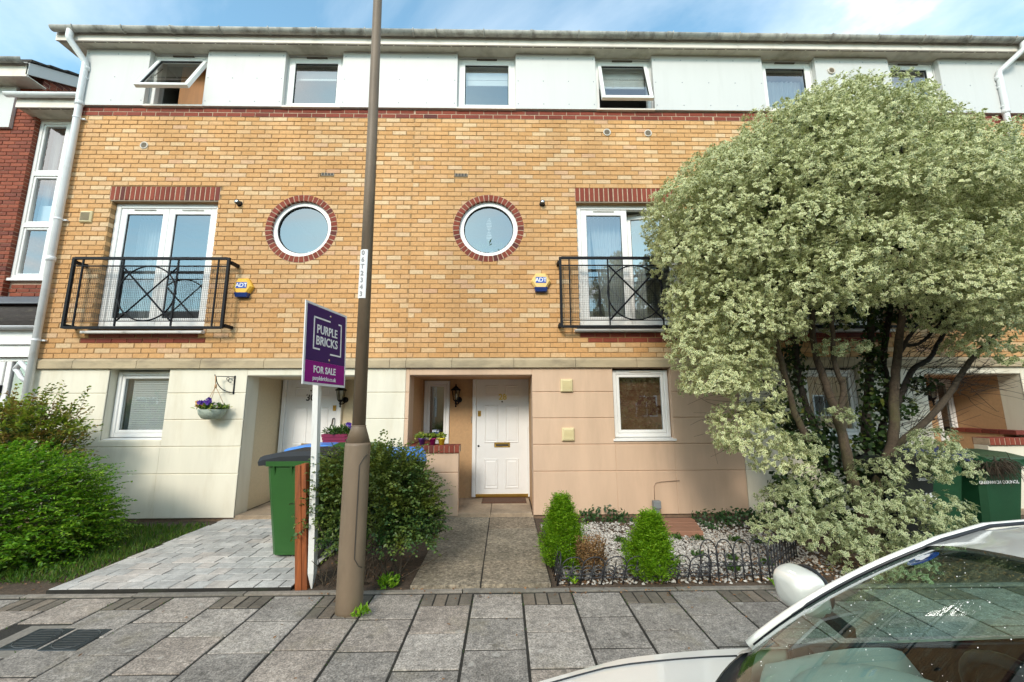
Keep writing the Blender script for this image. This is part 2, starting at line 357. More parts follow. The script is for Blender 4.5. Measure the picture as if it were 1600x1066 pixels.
    def grid(s, fn, nu, nv, smooth=True):
        vs = [fn(i/nu, j/nv) for j in range(nv+1) for i in range(nu+1)]
        fs = [(j*(nu+1)+i, j*(nu+1)+i+1, (j+1)*(nu+1)+i+1, (j+1)*(nu+1)+i) for j in range(nv) for i in range(nu)]
        return s.add(vs, fs, smooth)
    def mesh(s, name, mat, origin=(0,0,0)):
        me = bpy.data.meshes.new(name); o = Vector(origin)
        me.from_pydata([tuple(Vector(p)-o) for p in s.v], [], s.f)
        me.polygons.foreach_set('use_smooth', s.sm)
        me.materials.append(M[mat]); me.update(); return me
    def build(s, name, mat, parent=None, local=False, origin=None):
        org = Vector(origin) if origin is not None else (Vector((0,0,0)) if (local or parent is None) else wloc(parent))
        ob = bpy.data.objects.new(name, s.mesh(name, mat, org)); COL.objects.link(ob); ob.parent = parent
        if origin is not None: ob.location = org - (wloc(parent) if parent is not None and not local else Vector((0,0,0)))
        return ob
def tag(o, label=None, cat=None, group=None, kind=None):
    if label: o['label'] = label
    if cat: o['category'] = cat
    if group: o['group'] = group
    if kind: o['kind'] = kind
    return o
def empty(name, loc, label=None, cat=None, group=None, rz=0):
    o = bpy.data.objects.new(name, None); COL.objects.link(o); o.location = loc; o.rotation_euler = (0, 0, rz); o.empty_display_size = .1
    return tag(o, label, cat, group)
def struct(name, mb, mat, parent=None):
    return tag(mb.build(name, mat, parent), kind='structure')
def piece(name, me, loc, parent, rot=None):
    """one more piece that shares mesh data; loc is a world position"""
    o = bpy.data.objects.new(name, me); COL.objects.link(o); o.parent = parent; o.location = Vector(loc) - wloc(parent)
    if rot: o.rotation_euler = rot
    return o
def kids(o): return [c for c in bpy.data.objects if c.parent == o]
def copy_tree(o, parent=None):
    c = o.copy(); COL.objects.link(c); c.parent = parent
    for ch in list(o.children): copy_tree(ch, c)
    return c
def text(name, s, size, mat, parent, loc, rot=(PI/2, 0, 0), ex=.0012, bold=0.0, align='CENTER', sx=1.0, space=1.0):
    cu = bpy.data.curves.new(name, 'FONT'); cu.body = s; cu.size = size; cu.extrude = ex; cu.offset = bold*size; cu.align_x = align; cu.align_y = 'CENTER'; cu.space_character = space; cu.resolution_u = 3
    to = bpy.data.objects.new(name, cu); COL.objects.link(to)
    dg = bpy.context.evaluated_depsgraph_get(); me = bpy.data.meshes.new_from_object(to.evaluated_get(dg))
    bpy.data.objects.remove(to); bpy.data.curves.remove(cu)
    me.materials.clear(); me.materials.append(M[mat])
    o = bpy.data.objects.new(name, me); COL.objects.link(o); o.parent = parent; o.location = Vector(loc) - (wloc(parent) if parent else Vector((0,0,0))); o.rotation_euler = rot; o.scale = (sx, 1, 1)
    return o
def np_mesh(name, V, F, mat, parent=None, uv=None, smooth=False):
    """V (n,3) world coords, F (m,k) faces of one size"""
    org = np.array(wloc(parent)) if parent is not None else np.zeros(3)
    me = bpy.data.meshes.new(name); k = F.shape[1]
    me.vertices.add(len(V)); me.vertices.foreach_set('co', (V-org).astype(np.float32).ravel())
    me.loops.add(F.size); me.loops.foreach_set('vertex_index', F.astype(np.int32).ravel())
    me.polygons.add(len(F)); me.polygons.foreach_set('loop_start', np.arange(0, F.size, k, dtype=np.int32))
    if smooth: me.polygons.foreach_set('use_smooth', np.ones(len(F), bool))
    if uv is not None:
        l = me.uv_layers.new(name='UVMap'); l.data.foreach_set('uv', uv[F.ravel()].astype(np.float32).ravel())
    me.materials.append(M[mat]); me.update(calc_edges=True); me.validate()
    o = bpy.data.objects.new(name, me); COL.objects.link(o); o.parent = parent; return o
def unit(a): return a/np.maximum(1e-9, np.linalg.norm(a, axis=-1, keepdims=True))
def rnd_dir(n): return unit(RNG.normal(size=(n, 3)))
def leaves(P, Dr, Nr, L, Wd, fold=.25, rim=False):
    """arrays of leaf bases, long directions, face normals, lengths, widths -> V, F, uv"""
    Dr = unit(Dr); sd = unit(np.cross(Dr, Nr)); nn = np.cross(sd, Dr); L = L[:, None]; Wd = Wd[:, None]
    b = P; t = P + Dr*L - nn*L*.12; l = P + Dr*L*.5 - sd*Wd*.5 + nn*Wd*fold; r = P + Dr*L*.5 + sd*Wd*.5 + nn*Wd*fold
    n = len(P); k = np.arange(n)[:, None]
    if rim:
        m = P + Dr*L*.5
        V = np.stack([b, r, t, l, m], 1).reshape(-1, 3)
        F = (k*5 + np.array([[0, 1, 4, 1, 2, 4, 2, 3, 4, 3, 0, 4]])).reshape(-1, 3)
        uv = np.tile(np.array([[0, 0], [0, 0], [0, 0], [0, 0], [1, 0]], float), (n, 1))
        return V, F, uv
    V = np.stack([b, r, t, l], 1).reshape(-1, 3)
    F = (k*4 + np.array([[0, 1, 2, 0, 2, 3]])).reshape(-1, 3)
    return V, F, None
def sprays(P, Dr, L, nl, leaf, width, droop=.35, spread=1.0, jitter=.35, two=True):
    """curved twigs from P along Dr with nl leaves each in two ranks"""
    n = len(P); Dr = unit(Dr); t = np.linspace(.08, 1, nl)[None, :, None]
    up = np.array([0, 0, 1.0]); side = unit(np.cross(Dr, up) + 1e-4)
    ax = P[:, None] + Dr[:, None]*L[:, None, None]*t - up*(droop*L[:, None, None]*t**2)
    tan = unit(Dr[:, None]*np.ones_like(t) - up*2*droop*t)
    sg = np.where(np.arange(nl) % 2 == 0, 1., -1.)[None, :, None]
    dr = unit(tan*.7 + side[:, None]*sg*spread + RNG.normal(size=ax.shape)*jitter)
    nm = unit(np.cross(side[:, None]*np.ones_like(ax), tan) + RNG.normal(size=ax.shape)*.45)
    P2 = ax.reshape(-1, 3); k = len(P2)
    V, F, uv = leaves(P2, dr.reshape(-1, 3), nm.reshape(-1, 3), leaf*RNG.uniform(.65, 1.25, k), width*RNG.uniform(.7, 1.2, k))
    return V, F, ax
def twig_mesh(name, ax, r, mat, parent):
    """thin three-sided twigs along axis points ax (n, k, 3)"""
    n, k, _ = ax.shape; tn = unit(np.gradient(ax, axis=1)); a = unit(np.cross(tn, np.array([.3, .2, .93]))); b = np.cross(tn, a)
    rr = r*np.linspace(1, .45, k)[None, :, None]
    V = np.stack([ax + (a*math.cos(q) + b*math.sin(q))*rr for q in (0, 2.094, 4.189)], 2).reshape(-1, 3)
    base = (np.arange(n)[:, None, None]*k + np.arange(k-1)[None, :, None])*3; c = np.arange(3)[None, None, :]
    F = np.stack([base+c, base+(c+1) % 3, base+3+(c+1) % 3, base+3+c], -1).reshape(-1, 4)
    return np_mesh(name, V, F, mat, parent)
def merge(parts):
    Vs = []; Fs = []; Us = []; k = 0
    for V, F, u in parts:
        Vs.append(V); Fs.append(F+k); k += len(V)
        if u is not None: Us.append(u)
    return np.concatenate(Vs), np.concatenate(Fs), (np.concatenate(Us) if Us else None)
def holed_sheet(mb, x0, x1, z0, z1, y0, y1, holes, circles=(), g=0.0):
    """front face at y0 with rectangular and round holes, each hole with reveals back to y1"""
    sq = [(cx-r-.06, cx+r+.06, cz-r-.06, cz+r+.06) for cx, cz, r in circles]
    hs = [(a-g, b+g, c-g, d+g) for a, b, c, d in holes]
    xs = sorted({x0, x1} | {min(max(v, x0), x1) for h in hs+sq for v in h[:2]}); zs = sorted({z0, z1} | {min(max(v, z0), z1) for h in hs+sq for v in h[2:]})
    for i in range(len(xs)-1):
        for j in range(len(zs)-1):
            cx, cz = (xs[i]+xs[i+1])/2, (zs[j]+zs[j+1])/2
            if any(a < cx < b and c < cz < d for a, b, c, d in hs+sq): continue
            mb.add([(xs[i],y0,zs[j]),(xs[i+1],y0,zs[j]),(xs[i+1],y0,zs[j+1]),(xs[i],y0,zs[j+1])], [(0,1,2,3)])
    for a, b, c, d in hs:
        a, b, c, d = max(a, x0), min(b, x1), max(c, z0), min(d, z1)
        for p, q in (((a,c),(b,c)),((b,c),(b,d)),((b,d),(a,d)),((a,d),(a,c))):
            mb.add([(p[0],y0,p[1]),(q[0],y0,q[1]),(q[0],y1,q[1]),(p[0],y1,p[1])], [(0,3,2,1)])
    for (cx, cz, r), (a, b, c, d) in zip(circles, sq):
        n = 48; vs = []; fs = []; s = r+.06
        for k in range(n):
            t = 2*PI*k/n; ct, st = math.cos(t), math.sin(t); m = s/max(abs(ct), abs(st))
            vs += [(cx+r*ct,y0,cz+r*st), (cx+m*ct,y0,cz+m*st), (cx+r*ct,y1,cz+r*st)]
        for k in range(n):
            p, q = 3*k, 3*((k+1) % n); fs += [(p,p+1,q+1,q),(p,q,q+2,p+2)]
        mb.add(vs, fs)

# ------------------------------------------------------------------ setting: ground, road, pavement, drive, paths, beds
mb = MB(); mb.add([(-200,-200,-.16),(200,-200,-.16),(200,200,-.16),(-200,200,-.16)], [(0,1,2,3)]); struct('ground', mb, 'soil')
mb = MB(); mb.add([(-60,-4.6,-.12),(60,-4.6,-.12),(60,1.62,-.12),(-60,1.62,-.12)], [(0,1,2,3)]); struct('road', mb, 'road_asphalt')
mb = MB(); mb.box(-40,40,1.785,3.735,-.15,-.007); pavement = struct('pavement', mb, 'joint_soil')
for i in range(-7, 8):
    mb = MB(); mb.slab(i*.91+.004, (i+1)*.91-.004, 1.63, 1.782, -.15, .002, .015); mb.build('kerb', 'kerb_stone', pavement)
mb = MB(); mb.box(-40,40,-7.2,-4.62,-.15,.0); struct('far_pavement', mb, 'pave_slab')
slab_mesh = {}
def slab_piece(name, w, d, mat, c, parent, th=.05):
    k = (name, round(w, 3), round(d, 3), mat)
    if k not in slab_mesh:
        q = MB(); q.slab(-w/2, w/2, -d/2, d/2, -th, 0, .003); slab_mesh[k] = q.mesh(name, mat)
    o = piece(name, slab_mesh[k], (c[0], c[1], c[2]+random.uniform(-.0025, .0025)), parent, (random.uniform(-.006, .006), random.uniform(-.006, .006), random.uniform(-.004, .004)))
    if name == 'drive_paver': o.rotation_euler = (random.uniform(-.002, .002), random.uniform(-.002, .002), random.uniform(-.006, .006))
    return o
XJ, PW = .556, .4118
COVERS = [(-3.31, -3.05, 2.985, 3.24), (-3.03, -2.775, 2.965, 3.225)]
for i in range(-14, 13):
    xa = XJ + PW*i
    blocks = (i % 2 == 1)
    rows = []
    y = 3.71
    if blocks:
        nb = 4
        for k in range(nb): slab_piece('paving_block', PW/nb-.012, .185, 'pave_block', (xa+PW*(k+.5)/nb, y-.098, 0), pavement)
        if i in (-5,):                                   # a second run of small blocks beside the lamp post
            for k in range(nb): slab_piece('paving_block', PW/nb-.012, .16, 'pave_block', (xa+PW*(k+.5)/nb, y-.285, 0), pavement)
            y -= .175
        y -= .20
    while y > 1.85:
        d = min(.4, y-1.79); cx, cyy = xa+PW/2, y-d/2
        if not (-3.4 < cx < -2.74 and 2.93 < cyy < 3.28): slab_piece('paving_slab', PW-.018, d-.017, 'pave_slab', (cx, cyy, 0), pavement)
        y -= .4
# cement bed and leftover strips round the two covers
mb = MB(); mb.box(-3.42, -2.64, 2.90, 3.29, -.05, -.004); mb.build('cement_bed', 'cement', pavement)
for (x0, x1, y0, y1), lb in zip(COVERS, ('blue grey iron utility cover with ribbed lid, left of a pair in the pavement', 'blue grey iron utility cover in the pavement, right of a pair, beside the paler cement')):
    t = empty('utility_cover', ((x0+x1)/2, (y0+y1)/2, 0), lb, 'utility cover', 'pair of utility covers set in the pavement')
    q = MB(); q.slab(x0, x1, y0, y1, -.04, .003, .006); q.build('lid', 'cover_iron', t)
    q = MB(); cx, cy, r = (x0+x1)/2, (y0+y1)/2, .1
    for k in range(7): q.box(x0+.04, x1-.04, y0+.035+k*.03, y0+.041+k*.03, .003, .006)
    q.build('rib', 'cover_line', t)
    q = MB(); q.tube([(cx+.115*math.cos(a), cy+.115*math.sin(a), .004) for a in np.linspace(0, 2*PI, 25)], .003, 4); q.build('rim', 'cover_line', t)
# edging kerb along the back of the pavement
edge = MB(); edge.box(-40, 40, 3.725, 3.80, -.15, -.02); edging = struct('edging', edge, 'joint_soil')
for i in range(-8, 8):
    slab_piece('edging_stone', .905, .055, 'edging', (XJ+.455+i*.914, 3.76, .006), edging)
# front garden soil, block drive, slab path
mb = MB(); mb.box(-40, 40, 3.80, 9.0, -.15, .0); struct('garden_soil', mb, 'soil')
mb = MB(); mb.box(-3.88, -1.83, 3.80, 6.05, -.06, .0255); drive = struct('driveway', mb, 'joint_soil')
r = 0; y = 3.81
while y < 6.0:
    x = -3.88 - (r % 2)*.11 - (.05 if r % 3 == 0 else 0)
    while x < -1.83:
        w = .212 if random.random() < .8 else .145
        a, b = max(x, -3.88), min(x+w, -1.83)
        if b-a > .04: slab_piece('drive_paver', round(b-a, 2)-.007, .138, 'drive_paver', ((a+b)/2, y+.073, .03), drive)
        x += w
    y += .1455; r += 1
mb = MB(); mb.box(-.82, .40, 3.80, 5.955, -.06, .027); path = struct('garden_path', mb, 'joint_soil')
for k in range(4):
    for sx in (0, 1): slab_piece('path_slab', .598, .545, 'path_slab', (-.82+.305+.61*sx, 3.80+.27+.54*k, .034), path)

# ------------------------------------------------------------------ the terrace
Z_STONE0, Z_STONE1 = 2.108, 2.255
NC = 52; CH = .075; Z_RED = Z_STONE1 + NC*CH                 # 6.155
Z_PAN0, Z_SOF = Z_RED + .152, 7.325
BD = .10                                                       # brick depth
def brick_mesh(name, mat, w, h, d):
    q = MB(); q.cbox(-w/2, w/2, 0, d, -h/2, h/2, .003); return q.mesh(name, mat)
BM_Y = brick_mesh('brick', 'yellow_brick', .214, .064, BD); BM_R = brick_mesh('brick', 'red_brick', .214, .064, BD)
BM_S = brick_mesh('brick', 'red_brick', .060, .222, BD); BM_H = brick_mesh('brick', 'red_house_brick', .214, .064, BD)
BM_RING = {}
def glass_pane(parent, x0, x1, z0, z1, y, mat='window_glass'):
    q = MB(); q.add([(x0,y,z0),(x1,y,z0),(x1,y,z1),(x0,y,z1)], [(0,1,2,3)]); return q.build('pane', mat, parent)
def frame(q, x0, x1, z0, z1, y0, y1, w, wb=None):
    wb = wb or w
    q.cbox(x0, x0+w, y0, y1, z0, z1, .006); q.cbox(x1-w, x1, y0, y1, z0, z1, .006)
    q.cbox(x0+w, x1-w, y0+.001, y1, z1-w, z1, .006); q.cbox(x0+w, x1-w, y0+.001, y1, z0, z0+wb, .006)
def room(parent, x0, x1, z0, z1, y0, depth=1.3):
    q = MB(); a, b, c, d = x0-.3, x1+.3, z0-.3, z1+.25; e = y0+depth
    q.add([(a,y0,c),(b,y0,c),(b,y0,d),(a,y0,d),(a,e,c),(b,e,c),(b,e,d),(a,e,d)], [(4,5,6,7),(0,4,7,3),(5,1,2,6),(0,1,5,4),(3,7,6,2)])
    q.build('room_interior', 'room_wall', parent)
def window(parent, x0, x1, z0, z1, y, fw=.055, sw=.045, sill=True, name='window', dark=True, depth=.07, vent=True, inner=None):
    w = empty(name, (((x0+x1)/2), y, z0)); w.parent = parent; w.location = Vector(((x0+x1)/2, y, z0)) - wloc(parent)
    q = MB(); frame(q, x0, x1, z0, z1, y, y+depth, fw); q.build('frame', 'upvc', w)
    q = MB(); frame(q, x0+fw+.002, x1-fw-.002, z0+fw+.002, z1-fw-.002, y+.012, y+depth-.005, sw); q.build('sash', 'upvc', w)
    g = fw+sw-.01
    glass_pane(w, x0+g, x1-g, z0+g, z1-g, y+.035)
    q = MB(); frame(q, x0+g-.002, x1-g+.002, z0+g-.002, z1-g+.002, y+.025, y+.04, .014); q.build('gasket', 'rubber', w)
    if sill:
        q = MB(); q.hexa([(x0-.04,y-.085,z0-.05),(x1+.04,y-.085,z0-.05),(x1+.04,y+.05,z0-.05),(x0-.04,y+.05,z0-.05),(x0-.04,y-.085,z0-.024),(x1+.04,y-.085,z0-.024),(x1+.04,y+.05,z0-.003),(x0-.04,y+.05,z0-.003)]); q.build('sill', 'upvc', w)
    if vent:
        q = MB(); c = (x0+x1)/2; q.box(c-.16, c+.16, y-.012, y+.004, z1-.03, z1-.012); q.build('trickle_vent', 'fascia_white', w)
    return w
def curtain(parent, x0, x1, z0, z1, y, mat='curtain_white', amp=.025, waves=9, gather=0.0):
    q = MB()
    def fn(u, v):
        xx = x0 + (x1-x0)*u; s = 1-v
        xx += gather*(s**1.5)*(1-u)
        return (xx, y + amp*math.sin(u*waves*2*PI+.6*math.sin(v*3)) + amp*.5*math.sin(u*waves*5.1+2), z0+(z1-z0)*v)
    q.grid(fn, waves*8, 10); return q.build('curtain', mat, parent)
def brickwork(house, x0, x1, rects, circles, reds, vis, limit):
    """one box per brick, cut at the openings; the first `limit` of the lowest full bricks in `vis` are parts, the rest one mesh"""
    yel, red = MB(), MB(); cand = []
    for i in range(NC):
        zb = Z_STONE1 + CH*i + .0055; zt = zb+.064; zc = (zb+zt)/2
        iv = [(x0, x1)]
        cuts = [(a, b) for a, b, c, d in rects if c < zc < d]
        for cx, cz, r in circles:
            dz = max(0, min(abs(zb-cz), abs(zt-cz))) if not (zb < cz < zt) else 0
            if dz < r: hw = math.sqrt(r*r-max(abs(zb-cz), abs(zt-cz))**2) if max(abs(zb-cz), abs(zt-cz)) < r else 0.0; cuts.append((cx-hw, cx+hw)) if hw > 0 else None
        for a, b in cuts:
            nv = []
            for p, q in iv:
                if b <= p or a >= q: nv.append((p, q)); continue
                if a > p: nv.append((p, a))
                if b < q: nv.append((b, q))
            iv = nv
        off = .1125 if i % 2 else 0
        k0 = int((x0-off)/.225)-2; k1 = int((x1-off)/.225)+2
        for k in range(k0, k1):
            wob = random.uniform(-.004, .004)
            a, b = k*.225+off+.0055+wob, k*.225+off+.2195+wob
            for p, q in iv:
                aa, bb = max(a, p), min(b, q)
                if bb-aa < .028: continue
                xc = (aa+bb)/2; isred = any(ra < xc < rb and rc < zc < rd for ra, rb, rc, rd in reds)
                yy = D-.008+random.uniform(-.003, .002)
                if bb-aa > .2139 and vis[0] < xc < vis[1] and zc > vis[2]: cand.append((i, xc, yy, zc, isred))
                else: (red if isred else yel).cbox(aa, bb, yy, D+BD, zb+random.uniform(-.0012, .0012), zt+random.uniform(-.0012, .0012), .003)
    cand.sort(key=lambda c: (c[0], abs(c[1]-.3)))
    w = empty('brickwork', (0, 0, 0)); w.parent = house; w.location = -wloc(house) + Vector(((x0+x1)/2, D, Z_STONE1))
    for n, (i, xc, yy, zc, isred) in enumerate(cand):
        if n < limit: piece('brick', BM_R if isred else BM_Y, (xc, yy, zc), w)
        else: (red if isred else yel).cbox(xc-.107, xc+.107, yy, D+BD, zc-.032, zc+.032, .003)
    for k, mt in ((yel, 'yellow_brick'), (red, 'red_brick')):
        if k.f: tag(k.build('brick_courses', mt, w), kind='stuff')
    q = MB(); holed_sheet(q, x0, x1, Z_STONE1, Z_RED, D, D+.28, rects, circles, .006); q.build('mortar', 'mortar', w)
    # red string course, two bricks high
    q = MB(); q.box(x0, x1, D-.007, D+.28, Z_RED, Z_PAN0-.004); q.build('mortar', 'pale_mortar', w)
    cut = MB()
    for i in range(2):
        zc = Z_RED + CH*(i+.5); off = .1125 if i else .04
        for k in range(int((x0-off)/.225)-2, int((x1-off)/.225)+2):
            a, b = max(k*.225+off+.0055, x0), min(k*.225+off+.2195, x1)
            if b-a > .2139: piece('brick', BM_R, ((a+b)/2, D-.012+random.uniform(-.002, .002), zc), w)
            elif b-a > .03: cut.cbox(a, b, D-.012, D+BD, zc-.032, zc+.032, .003)
    if cut.f: tag(cut.build('brick_courses', 'red_brick', w), kind='stuff')
    return w
def soldier_course(house, x0, x1, z0):
    s = empty('soldier_course', (0, 0, 0)); s.parent = house; s.location = Vector(((x0+x1)/2, D, z0)) - wloc(house)
    n = int(round((x1-x0)/.075)); p = (x1-x0)/n
    for k in range(n): piece('brick', BM_S, (x0+p*(k+.5), D-.010+random.uniform(-.003, .002), z0+.113), s)
    q = MB(); q.box(x0, x1, D-.005, D+.2, z0, z0+.224); q.build('mortar', 'pale_mortar', s)
    q = MB(); q.box(x0-.06, x1+.06, D-.002, D+.08, z0-.014, z0-.003); q.build('lintel_edge', 'vent_grey', s)
def round_window(house, cx, cz, ri=.45, ro=.548):
    w = empty('round_window', (0, 0, 0)); w.parent = house; w.location = Vector((cx, D, cz)) - wloc(house)
    n = 42
    if 'r' not in BM_RING:
        q = MB(); a = PI/n*.83; y0, y1 = -.012, .11
        vs = []
        for y in (y0, y1):
            for r, s in ((ri+.004, -1), (ri+.004, 1), (ro, 1), (ro, -1)): vs.append((r*math.cos(a*s), y, r*math.sin(a*s)))
        q.add(vs, [(0,3,2,1),(4,5,6,7),(0,1,5,4),(1,2,6,5),(2,3,7,6),(3,0,4,7)]); BM_RING['r'] = q.mesh('brick', 'red_brick')
    for k in range(n): piece('brick', BM_RING['r'], (cx, D, cz), w, (0, -2*PI*k/n, 0))
    q = MB(); q.ring((cx, cz), ri+.004, ro+.004, D-.009, D+.1, 64); q.build('mortar', 'pale_mortar', w)
    q = MB(); q.ring((cx, cz), ri-.062, ri+.004, D+.04, D+.12, 64); q.build('frame', 'upvc', w)
    q = MB(); q.ring((cx, cz), ri-.074, ri-.058, D+.055, D+.1, 64); q.build('gasket', 'rubber', w)
    q = MB(); q.disc((cx, cz), ri-.06, D+.075); q.build('pane', 'window_glass', w)
    return w
def french_door(house, x0, x1, z0, z1, cur, ajar=0.0):
    d = empty('french_door', (0, 0, 0)); y = D+.075; d.parent = house; d.location = Vector(((x0+x1)/2, y, z0)) - wloc(house)
    q = MB(); frame(q, x0, x1, z0, z1, y, y+.08, .075, .05); q.build('frame', 'upvc', d)
    xm = (x0+x1)/2
    for k, (a, b) in enumerate(((x0+.077, xm-.002), (xm+.002, x1-.077))):
        hx = (b, y+.04, z0); rot = (0, 0, ajar if k == 1 else 0)
        m1 = MB(); frame(m1, a, b, z0+.052, z1-.077, y+.014, y+.07, .092, .12); m1.build('door_leaf', 'upvc', d, origin=hx).rotation_euler = rot
        g1 = MB(); g1.add([(a+.088,y+.04,z0+.165),(b-.088,y+.04,z0+.165),(b-.088,y+.04,z1-.165),(a+.088,y+.04,z1-.165)], [(0,1,2,3)]); g1.build('pane', 'window_glass', d, origin=hx).rotation_euler = rot
        m2 = MB(); m2.box(a+.2, b-.2, y+.004, y+.016, z1-.112, z1-.098); m2.build('trickle_vent', 'gutter_pvc', d, origin=hx).rotation_euler = rot
        m3 = MB(); frame(m3, a+.086, b-.086, z0+.163, z1-.163, y+.03, y+.045, .012); m3.build('gasket', 'rubber', d, origin=hx).rotation_euler = rot
    q = MB(); q.hexa([(x0-.09,D-.075,z0-.085),(x1+.02,D-.075,z0-.085),(x1+.02,y+.05,z0-.085),(x0-.09,y+.05,z0-.085),(x0-.09,D-.075,z0-.05),(x1+.02,D-.075,z0-.05),(x1+.02,y+.05,z0-.004),(x0-.09,y+.05,z0-.004)]); q.build('sill', 'upvc', d)
    room(d, x0, x1, z0, z1, y+.21, 1.8)
    for a in cur: curtain(d, *a)
    return d
def balcony(house, x0, x1, z0, z1, y):
    b = empty('juliet_balcony', (0, 0, 0)); b.parent = house; b.location = Vector(((x0+x1)/2, y, z0)) - wloc(house)
    w = x1-x0; r = .0225
    for nm, p, q2, s in (('top_rail', (x0,y,z1), (x1,y,z1), .018), ('bottom_rail', (x0,y,z0), (x1,y,z0), .018), ('post', (x0,y,z0-.012), (x0,y,z1+.012), .018), ('post', (x1,y,z0-.012), (x1,y,z1+.012), .018)):
        q = MB(); ax = [i for i in range(3) if abs(p[i]-q2[i]) > .01][0]
        lo = [p[i]-s for i in range(3)]; hi = [q2[i]+s for i in range(3)]; lo[ax] = p[ax]+(.0 if nm == 'post' else s); hi[ax] = q2[ax]-(.0 if nm == 'post' else s)
        q.box(lo[0], hi[0], lo[1], hi[1], lo[2], hi[2]); q.build(nm, 'black_metal', b)
    zt, zbm = z1-.115, z0+.095
    for z, s in ((zt, .008), (zbm, .006)): q = MB(); q.box(x0+.02, x1-.02, y-s, y+s, z-s, z+s); q.build('inner_rail', 'black_metal', b)
    for fx in (.06, .32, .675, .935):
        s = .009; X = x0+w*fx; q = MB(); q.box(X-s, X+s, y-s-.001, y+s+.001, z0+.024, z1-.024); q.build('upright', 'black_metal', b)
    xa, xb = x0+w*.32, x0+w*.675; cx, cz = (xa+xb)/2, (zt+zbm)/2; R = (zt-zbm)/2-.004
    q = MB(); q.tube([(cx+R*math.cos(t), y-.004, cz+R*math.sin(t)) for t in np.linspace(0, 2*PI, 41)], .011, 6, False); q.build('ring', 'black_metal', b)
    for p, s in (((xa, y-.016, zt), (xb, y-.016, zbm)), ((xb, y+.012, zt), (xa, y+.012, zbm))):
        q = MB(); q.bar(p, s, .019); q.build('diagonal_bar', 'black_metal', b)
    q = MB(); k = .0011; x = x0+.05
    while x < x1-.03: q.box(x-k, x+k, y+.016, y+.016+2*k, zbm, zt); x += .027
    z = zbm
    while z < zt: q.box(x0+.03, x1-.03, y+.019, y+.019+2*k, z-k, z+k); z += .027
    q.build('wire_mesh', 'wire_black', b)
    for X, sg in ((x0, -1), (x1, 1)):
        for z in (z0+.035, z1-.05): q = MB(); q.box(X-.022+sg*.012, X+.022+sg*.012, y+.026, D-.004, z-.022, z+.022); q.build('wall_bracket', 'black_metal', b)
    return b
def stonework(house, x0, x1, off):
    x = x0; q = None
    while x < x1-.02:
        nx = min(x1, (math.floor((x-off)/.905+1e-6)+1)*.905+off)
        if nx-x > .03:
            q = MB(); a, b = x+.003, nx-.003; y0 = D-.045
            q.add([(a,y0,Z_STONE0),(b,y0,Z_STONE0),(b,y0,Z_STONE0+.105),(a,y0,Z_STONE0+.105),(a,D-.004,Z_STONE1-.002),(b,D-.004,Z_STONE1-.002),(a,D+.1,Z_STONE0),(b,D+.1,Z_STONE0),(a,D+.1,Z_STONE1-.002),(b,D+.1,Z_STONE1-.002)],
                [(0,1,2,3),(3,2,5,4),(6,7,1,0),(0,3,4,8,6),(1,7,9,5,2),(4,5,9,8)])
            q.build('stone_block', 'stone', house)
        x = nx
BANDS = [(.05, .630), (.640, 1.0), (1.010, 1.372), (1.382, 1.748), (1.758, 2.106)]
def render_wall(house, segs, mat, x0, x1, holes):
    """smooth render scored into bands: each band of each stretch of wall is a panel"""
    q = MB(); holed_sheet(q, x0, x1, .05, Z_STONE0-.002, D+.012, D+.30, holes); q.build('wall_core', mat, house)
    for a, b, zs in segs:
        for z0, z1 in BANDS:
            if zs and not (zs[0] <= z0+.02 and z1-.02 <= zs[1]):
                z0, z1 = max(z0, zs[0]), min(z1, zs[1])
                if z1-z0 < .03: continue
            q = MB(); q.cbox(a, b, D, D+.3 if False else D+.02, z0, z1, .005); q.build('render_panel', mat, house)
def cladding(house, a, b):
    p = MB(); p.box(a, b, D-.055, D+.02, Z_PAN0+.004, Z_SOF-.004); o = p.build('cladding_panel', 'white_panel', house)
    s = MB(); n = max(2, int(round((b-a)/.42)))
    for k in range(n+1):
        X = a+.04+(b-a-.08)*k/n
        for z in (Z_PAN0+.09, (Z_PAN0+Z_SOF)/2, Z_SOF-.09): s.lathe([(.009, -.0575), (.009, -.05)], 8, (X, D, z), 'y', False)
    tag(s.build('screw', 'panel_screw', o), kind='stuff')
